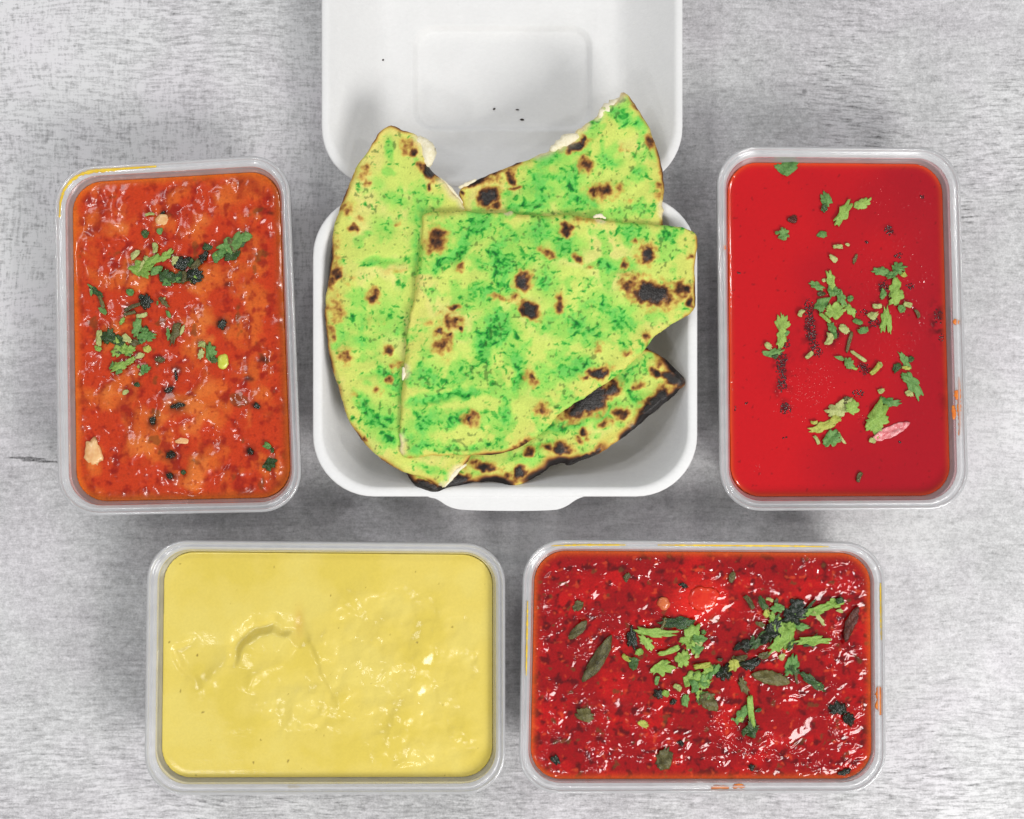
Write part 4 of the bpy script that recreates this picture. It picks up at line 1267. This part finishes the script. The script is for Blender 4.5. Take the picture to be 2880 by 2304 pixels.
place_piece('painted_foam_glint', tubB, 1980 + 1450 * .3618, 850 + 1005 * .3618, 330 * .3618, 95 * .3618, 24, 'leaf', M_PINK, 'thin shiny pink painted foam glint beside the biggest leaf on the red sauce', 'onion', None, 0.00012, 91, 0.0003, 0.05)  # flake put in for a foam glint; the highlight is in its colour


def froth(tub, groups, name, label, seed, rmin, rmax, mat):
    """foam of tiny bubbles: one uncountable mass"""
    rg = np.random.RandomState(seed)
    V, F = [], []
    for px, py, rx, ry, cnt in groups:
        for _ in range(cnt):
            while True:
                u, v = rg.uniform(-1, 1, 2)
                if u * u + v * v < 1:
                    break
            c = at(px + u * rx, py + v * ry, tub.level)
            r = rg.uniform(rmin, rmax)
            h = float(tub.h(np.array([c[0]]), np.array([c[1]]))[0])
            b = len(V)
            m = 7
            for ph in (0.0, 0.6, 1.1):
                for k in range(m):
                    t_ = 2 * math.pi * k / m
                    V.append((c[0] + r * math.cos(t_) * math.cos(ph), c[1] + r * math.sin(t_) * math.cos(ph), h - r * 0.15 + r * 0.8 * math.sin(ph)))
            V.append((c[0], c[1], h + r * 0.68))
            for q in range(2):
                for k in range(m):
                    F.append((b + q * m + k, b + q * m + (k + 1) % m, b + (q + 1) * m + (k + 1) % m, b + (q + 1) * m + k))
            for k in range(m):
                F.append((b + 2 * m + k, b + 2 * m + (k + 1) % m, b + 3 * m))
    o = mesh_obj(name, V, F, mat, None, np.array([V[0][0], V[0][1], tub.level]))
    tag(o, label, 'froth', kind='stuff')


zB = lambda x, y: (1980 + x * .3618, 850 + y * .3618)
froth(tubB, [(*zB(815, 70), 14, 36, 90), (*zB(825, 190), 16, 40, 100), (*zB(850, 300), 14, 26, 60), (*zB(880, 380), 16, 18, 50), (*zB(600, 440), 18, 24, 60), (*zB(600, 560), 14, 50, 120), (*zB(605, 640), 16, 14, 40), (*zB(635, 830), 16, 18, 50), (*zB(640, 320), 12, 14, 30),
             (*zB(1320, 160), 16, 14, 40), (*zB(1000, 250), 20, 22, 50), (*zB(1240, 520), 18, 18, 40), (*zB(1200, 710), 16, 12, 30), (*zB(1820, 110), 14, 22, 30), (*zB(1850, 280), 10, 12, 20), (2500, 648, 12, 14, 40), (2527, 718, 12, 8, 25), (2560, 805, 12, 8, 22), (2487, 805, 16, 20, 40), (2437, 680, 6, 6, 12),
             (2594, 553, 6, 6, 8), (2078, 768, 5, 4, 6), (*zB(630, 1055), 6, 6, 8), (*zB(245, 830), 5, 7, 8), (*zB(330, 780), 4, 4, 5), (*zB(1520, 1090), 4, 7, 6), (2420, 880, 22, 10, 26)],
      'dark_froth', 'dark specks of oil froth in clumps on the smooth red sauce', 5, 0.00018, 0.00055, M_FROTH)
M_BUB = mat_plain('pink_bubbles', l4(190, 34, 40), l4(226, 90, 90), 0.06, 0.8, 900, 0.0)
froth(tubB, [(2280, 1080, 70, 60, 130), (2240, 1130, 70, 60, 90), (2330, 1000, 60, 70, 40), (2430, 880, 120, 160, 60), (2480, 560, 60, 60, 14), (2420, 1180, 14, 14, 14), (2130, 1320, 30, 14, 10)],
      'fine_bubbles', 'fine pale bubbles dusted over the smooth red sauce', 6, 0.00010, 0.00032, M_BUB)

# -- orange curry
WA = 'on the lumpy orange curry'
rowsA1 = [(1190, 1085, 150, 130, 0, 'fan', 'black'), (1080, 990, 170, 110, 0, 'fan', 'black'), (1265, 945, 140, 70, 45, 'chip', 'black'), (960, 1090, 170, 105, 0, 'fan', 'dark'), (1100, 1090, 160, 70, 10, 'strip', 'dark'), (770, 1040, 150, 170, 100, 'fan', 'light', 'bright green leaf at the end of the dark herb heap on orange curry'), (850, 965, 180, 62, 22, 'strip', 'light'), (890, 860, 85, 42, 90, 'stem', 'pale'),
          (965, 925, 125, 52, 35, 'strip', 'light'), (900, 1040, 110, 70, 30, 'chip', 'mid'), (1060, 1110, 120, 46, 12, 'strip', 'mid'), (1380, 925, 140, 85, 40, 'fan', 'mid'), (1490, 925, 150, 85, 20, 'fan', 'dark'), (1500, 835, 210, 110, 32, 'strip', 'mid', 'long green leaf reaching out from the herb heap on orange curry'), (1610, 775, 120, 75, 30, 'chip', 'mid'), (1310, 850, 60, 90, 80, 'chip', 'dark'), (800, 745, 66, 62, 0, 'chip', 'dark'),
          (925, 725, 62, 52, 30, 'chip', 'mid'), (838, 582, 75, 22, 10, 'stem', 'pale'), (938, 577, 52, 26, 15, 'chip', 'black'), (405, 1210, 130, 40, -42, 'strip', 'dark'), (455, 1290, 110, 30, -70, 'stem', 'olive'), (462, 1365, 82, 50, -40, 'chip', 'mid'), (690, 1215, 72, 62, 0, 'chip', 'mid'), (795, 1290, 110, 130, 0, 'chip', 'black'), (700, 1335, 150, 30, 25, 'stem', 'olive'), (680, 1385, 100, 26, 15, 'stem', 'olive'), (775, 1405, 92, 34, 10, 'stem', 'pale'),
          (950, 1290, 100, 34, -45, 'strip', 'olive'), (990, 1390, 70, 34, -60, 'chip', 'mid'), (1045, 1545, 190, 56, 70, 'strip', 'olive')]
garnish(tubA, 130, 400, .348, tangle(rowsA1, 40, 0.9), WA, 'pieces on the orange curry', 5000, 0.0003)
rowsA2 = [(430, 150, 125, 46, 88, 'stem', 'pale'), (420, 232, 60, 50, 0, 'chip', 'light'), (500, 150, 120, 105, 30, 'fan', 'dark'), (590, 175, 80, 110, 60, 'fan', 'dark'), (585, 245, 130, 70, 40, 'strip', 'light'), (660, 150, 70, 85, 60, 'chip', 'pale'), (660, 250, 95, 75, 30, 'fan', 'light'), (740, 70, 135, 60, 80, 'strip', 'mid'), (800, 135, 140, 95, 20, 'fan', 'mid'), (820, 235, 66, 56, 0, 'chip', 'yellow'), (720, 180, 70, 60, 0, 'chip', 'olive'),
          (590, 375, 130, 62, 22, 'strip', 'light'), (680, 330, 96, 52, 38, 'chip', 'light'), (795, 400, 85, 72, 40, 'fan', 'mid'), (755, 290, 80, 46, 20, 'chip', 'pale'), (600, 420, 70, 36, 30, 'chip', 'mid'), (1320, 275, 125, 115, 60, 'fan', 'mid'), (1350, 320, 70, 60, 0, 'fan', 'dark'), (920, 320, 50, 76, 80, 'chip', 'olive'), (740, 525, 50, 46, 0, 'chip', 'dark'), (650, 585, 66, 40, 20, 'chip', 'pale'), (1800, 1165, 120, 110, 50, 'fan', 'dark', 'dark green leaf alone in the corner of the orange curry'),
          (1110, 1230, 50, 40, 0, 'chip', 'dark'), (860, 825, 75, 55, 60, 'chip', 'black'), (1000, 1090, 82, 60, 10, 'chip', 'black'), (995, 1260, 60, 52, 0, 'chip', 'black'), (1650, 1060, 50, 60, 0, 'chip', 'black'), (1060, 695, 130, 40, 15, 'chip', 'black'), (990, 570, 80, 40, 20, 'chip', 'black'), (1700, 695, 66, 50, 0, 'chip', 'black'), (1420, 40, 70, 80, 0, 'chip', 'black'), (1050, 450, 24, 100, 15, 'chip', 'black')]
garnish(tubA, 130, 900, .348, tangle(rowsA2, 41, 0.9), WA, 'pieces on the orange curry', 6000, 0.0003)
zA = lambda x, y: (130 + x * .348, 900 + y * .348)
clump('onion_piece', tubA, *zA(385, 1070), 75, 50, 100, M_CHUNK, 'pale ribbed onion chunk near the corner of the orange curry', 'onion', None, 0.0, 71, 0.28, 0.25)
clump('onion_piece', tubA, *zA(1110, 975), 44, 18, 5, M_CHUNK, 'small pale onion sliver beneath the black herb in orange curry', 'onion', None, 0.0002, 72, 0.3, 0.2)
clump('onion_piece', tubA, 130 + 935 * .348, 400 + 640 * .348, 40, 34, 60, M_CHUNK, 'pale onion chunk above the dark herb heap on orange curry', 'onion', None, -0.0004, 73, 0.3, 0.2)
clump('chilli_piece', tubA, *zA(1430, 335), 44, 34, 80, M_CHILI, 'shiny yellow-green chilli chunk in the orange curry', 'chilli', None, 0.0002, 74, 0.4, 0.15)

# -- dark red curry
WD = 'on the wet dark red curry'
rowsD1 = [(750, 680, 72, 130, 0, 'chip', 'black'), (1040, 585, 220, 62, 0, 'strip', 'dark'), (1210, 1050, 140, 110, -60, 'fan', 'olive'), (880, 645, 240, 46, -5, 'strip', 'light', 'long bright green leaf strip starting at a black clump on dark red curry'), (1120, 680, 150, 110, 60, 'fan', 'light'), (1150, 740, 110, 70, -60, 'fan', 'light'), (845, 705, 115, 42, -48, 'strip', 'light'), (985, 765, 145, 34, 20, 'stem', 'light'), (800, 768, 56, 46, 0, 'chip', 'light'),
          (920, 860, 145, 100, 10, 'fan', 'light'), (1075, 820, 110, 85, 80, 'fan', 'light'), (1195, 855, 105, 32, 8, 'stem', 'yellow'), (1120, 945, 150, 85, 20, 'fan', 'light'), (1225, 895, 85, 60, 60, 'fan', 'light'), (1205, 970, 95, 60, 10, 'chip', 'light'), (765, 840, 90, 75, -40, 'chip', 'dark'), (720, 808, 70, 30, -30, 'stem', 'yellow'), (920, 1035, 72, 62, 0, 'chip', 'black'), (965, 1030, 52, 46, 0, 'chip', 'light'), (1010, 1085, 40, 40, 0, 'chip', 'black'), (1090, 1080, 86, 50, 80, 'chip', 'mid'),
          (910, 950, 60, 26, 80, 'stem', 'mid'), (545, 815, 350, 92, 58, 'leaf', 'olive', 'long smooth olive leaf slanting in the dark red curry'), (415, 630, 165, 66, 45, 'leaf', 'olive', 'short olive leaf beside the long slanting leaf in dark red curry'), (460, 1170, 115, 100, -30, 'chip', 'olive'), (960, 1450, 150, 105, 80, 'chip', 'olive'), (720, 298, 60, 42, 60, 'chip', 'olive'), (820, 1220, 76, 46, -30, 'chip', 'yellow'), (420, 478, 80, 60, 60, 'chip', 'olive'), (270, 1450, 70, 60, 0, 'chip', 'black'), (1060, 1345, 50, 40, 0, 'chip', 'black'), (1070, 345, 60, 30, -20, 'chip', 'black')]
garnish(tubD, 1440, 1490, .446, tangle(rowsD1, 42, 0.8), WD, 'pieces on the dark red curry', 8000, 0.0004)
rowsD2 = [(620, 535, 170, 120, 20, 'chip', 'black'), (480, 650, 190, 105, 40, 'chip', 'black'), (640, 465, 90, 80, 0, 'chip', 'black'), (310, 730, 150, 70, 10, 'chip', 'black'), (185, 895, 105, 110, 0, 'chip', 'black'), (340, 850, 150, 85, 20, 'chip', 'black'), (900, 1125, 115, 80, 0, 'chip', 'black'), (970, 1195, 80, 90, 0, 'chip', 'black'), (360, 1500, 42, 42, 0, 'chip', 'black'), (940, 1530, 90, 40, 20, 'chip', 'black'),
          (420, 690, 160, 50, 45, 'strip', 'dark'), (350, 450, 95, 32, -58, 'stem', 'olive'), (430, 455, 95, 36, -62, 'strip', 'dark'), (455, 525, 62, 42, 80, 'chip', 'yellow'), (520, 490, 90, 60, 10, 'fan', 'mid'), (520, 585, 150, 62, -60, 'strip', 'light'), (590, 625, 125, 85, 50, 'fan', 'light'), (540, 705, 170, 66, 48, 'strip', 'light'), (602, 705, 130, 62, 80, 'fan', 'light'), (665, 610, 115, 56, 5, 'fan', 'mid'), (685, 540, 72, 62, 40, 'fan', 'mid'),
          (760, 510, 235, 46, 14, 'strip', 'light', 'long green leaf strip pointing to the tub corner on dark red curry'), (875, 465, 130, 62, 12, 'fan', 'light'), (740, 695, 195, 46, 3, 'strip', 'light'), (300, 810, 76, 56, 20, 'chip', 'olive'), (252, 850, 82, 56, 58, 'strip', 'yellow'), (105, 895, 115, 60, 60, 'fan', 'mid'), (48, 855, 95, 30, 6, 'stem', 'yellow'), (485, 930, 250, 95, -12, 'leaf', 'olive', 'broad olive leaf among the herbs in the middle of dark red curry'),
          (440, 790, 86, 42, 10, 'chip', 'olive'), (615, 865, 130, 85, 70, 'fan', 'mid'), (735, 945, 165, 46, -38, 'strip', 'dark'), (790, 985, 60, 46, 0, 'fan', 'mid'), (310, 975, 95, 42, -68, 'strip', 'olive'), (300, 1165, 120, 50, 55, 'strip', 'mid'), (358, 1140, 190, 36, 96, 'stem', 'light'), (295, 1190, 52, 40, 20, 'chip', 'light'), (365, 1265, 130, 70, 88, 'fan', 'dark'), (95, 1085, 155, 90, -38, 'leaf', 'olive'), (985, 590, 240, 72, 70, 'leaf', 'brown', 'dark brown slender leaf along the edge of dark red curry'),
          (985, 650, 40, 26, 60, 'chip', 'mid'), (240, 295, 75, 44, 80, 'chip', 'olive'), (55, 960, 95, 85, 40, 'fan', 'mid'), (30, 690, 60, 90, 60, 'fan', 'mid'), (20, 750, 70, 60, 0, 'fan', 'mid')]
garnish(tubD, 1950, 1490, .446, tangle(rowsD2, 43, 0.8), WD, 'pieces on the dark red curry', 9000, 0.0004)
clump('tomato_piece', tubD, 1978, 1683, 92, 66, 10, M_TOMATO, 'bright red tomato chunk above the herbs in dark red curry', 'tomato', None, 0.0, 81, 0.25, 0.2)
clump('onion_piece', tubD, 1440 + 955 * .446, 1490 + 465 * .446, 36, 36, 70, mat_plain('orange_onion', l4(190, 84, 44), l4(214, 120, 70), 0.2, 0.5, 260, 0.3), 'small orange onion chunk beside the tomato in dark red curry', 'onion', None, 0.0003, 82, 0.35, 0.2)


label_pieces()


# ------------------------------------------------------------------ sauce marks on the tub rims, crumbs on the lid
def smear(tub, pts, w, z, mat, seed):
    """thin dried drip lying on the rim: part of the tub"""
    rg = np.random.RandomState(seed)
    Q = resample(np.array([at(px, py, z) for px, py in pts]), 0.0009, closed=False)
    rings = []
    for i, q in enumerate(Q):
        a = Q[min(i + 1, len(Q) - 1)] - Q[max(i - 1, 0)]
        a = a / (np.hypot(*a) + 1e-9)
        nrm = np.array([-a[1], a[0]])
        k = w * (0.45 + 0.55 * math.sin(math.pi * (i + 0.4) / (len(Q) - 0.2))) * (0.6 + 0.8 * rg.rand())
        rings.append(np.array([[*(q + nrm * k * math.cos(t)), z + 0.0002 + min(k * 0.45, 0.0004) * math.sin(t)] for t in np.linspace(0, 2 * math.pi, 8, endpoint=False)]))
    V, F = loft(rings, True, True)
    mesh_obj('sauce_smear', V, F, mat, tub.root, tub.origin)


gz = RIM_Z - 0.0023
smear(tubA, [(168, 612), (170, 570), (180, 535), (200, 507), (228, 490), (265, 481), (320, 477), (380, 472), (440, 468)], 0.0009, RIM_Z - 0.0017, M_SMEARY, 1)
smear(tubB, [(2697, 1060), (2698, 1100), (2697, 1150), (2699, 1190), (2697, 1225)], 0.0009, gz, M_SMEAR, 2)
smear(tubB, [(2688, 1098), (2692, 1112), (2690, 1125)], 0.0014, gz, M_SMEAR, 3)
smear(tubB, [(2682, 900), (2690, 907), (2698, 903)], 0.0013, gz, M_SMEAR, 4)
smear(tubB, [(2680, 1140), (2683, 1165), (2682, 1180)], 0.0010, gz - 0.0006, M_SMEAR, 5)
smear(tubB, [(2036, 690), (2037, 703)], 0.0010, gz, M_SMEAR, 6)
smear(tubD, [(2471, 1930), (2474, 1955), (2472, 1985), (2478, 2010)], 0.0019, gz, M_SMEAR, 7)
smear(tubD, [(2000, 2217), (2025, 2213), (2050, 2216)], 0.0013, gz, M_SMEAR, 8)
smear(tubD, [(2060, 2215), (2075, 2209), (2095, 2213)], 0.0015, gz, M_SMEAR, 9)
smear(tubD, [(1550, 1535), (1640, 1533), (1760, 1533)], 0.00045, RIM_Z - 0.0018, M_SMEARY, 11)
smear(tubD, [(1850, 1533), (2000, 1534), (2180, 1535), (2330, 1538)], 0.0005, RIM_Z - 0.0018, M_SMEARY, 15)
smear(tubD, [(1484, 1690), (1482, 1800), (1480, 1900)], 0.00045, RIM_Z - 0.0014, M_SMEARY, 12)
smear(tubD, [(2476, 1640), (2478, 1720), (2479, 1800)], 0.0006, RIM_Z - 0.0014, M_SMEARY, 13)
smear(tubC, [(810, 2213), (828, 2212), (842, 2214)], 0.0010, gz - 0.003, M_SMEARY, 14)

crg = np.random.RandomState(4)
for k, (px, py, L, W, a) in enumerate(((1077, 170, 9, 7, 40), (1390, 307, 9, 6, 30), (1468, 337, 14, 6, -5), (1455, 309, 12, 4, 0))):
    z = LID_Z - 0.0262 if py > 300 else LID_Z - 0.0250
    if k > 0:
        z = LID_Z - 0.0303
    c = at(px, py, z)
    m = 9
    th = np.linspace(0, 2 * math.pi, m, endpoint=False)
    aa = math.radians(a)
    rings = []
    for kk, zz in ((0.8, 0.0), (1.0, 0.0004), (0.6, 0.0009)):
        r = 0.8 + 0.3 * crg.rand(m)
        lx, ly = np.cos(th) * L / 2 * MM_PX * kk * r, np.sin(th) * W / 2 * MM_PX * kk * r
        rings.append(np.c_[c[0] + lx * math.cos(aa) - ly * math.sin(aa), c[1] + lx * math.sin(aa) + ly * math.cos(aa), np.full(m, z + zz)])
    V, F = loft(rings, True, True)
    o = mesh_obj('burnt_crumb', V, F, M_CRUMB, None, np.array([c[0], c[1], z]))
    tag(o, ('tiny burnt crumb alone by the side wall of the white lid', 'round burnt crumb in the middle of the white lid', 'thickest dark burnt crumb lying nearest the naan in the lid', 'thin faint burnt crumb between two others in the lid')[k], 'crumb', 'crumbs in the lid')
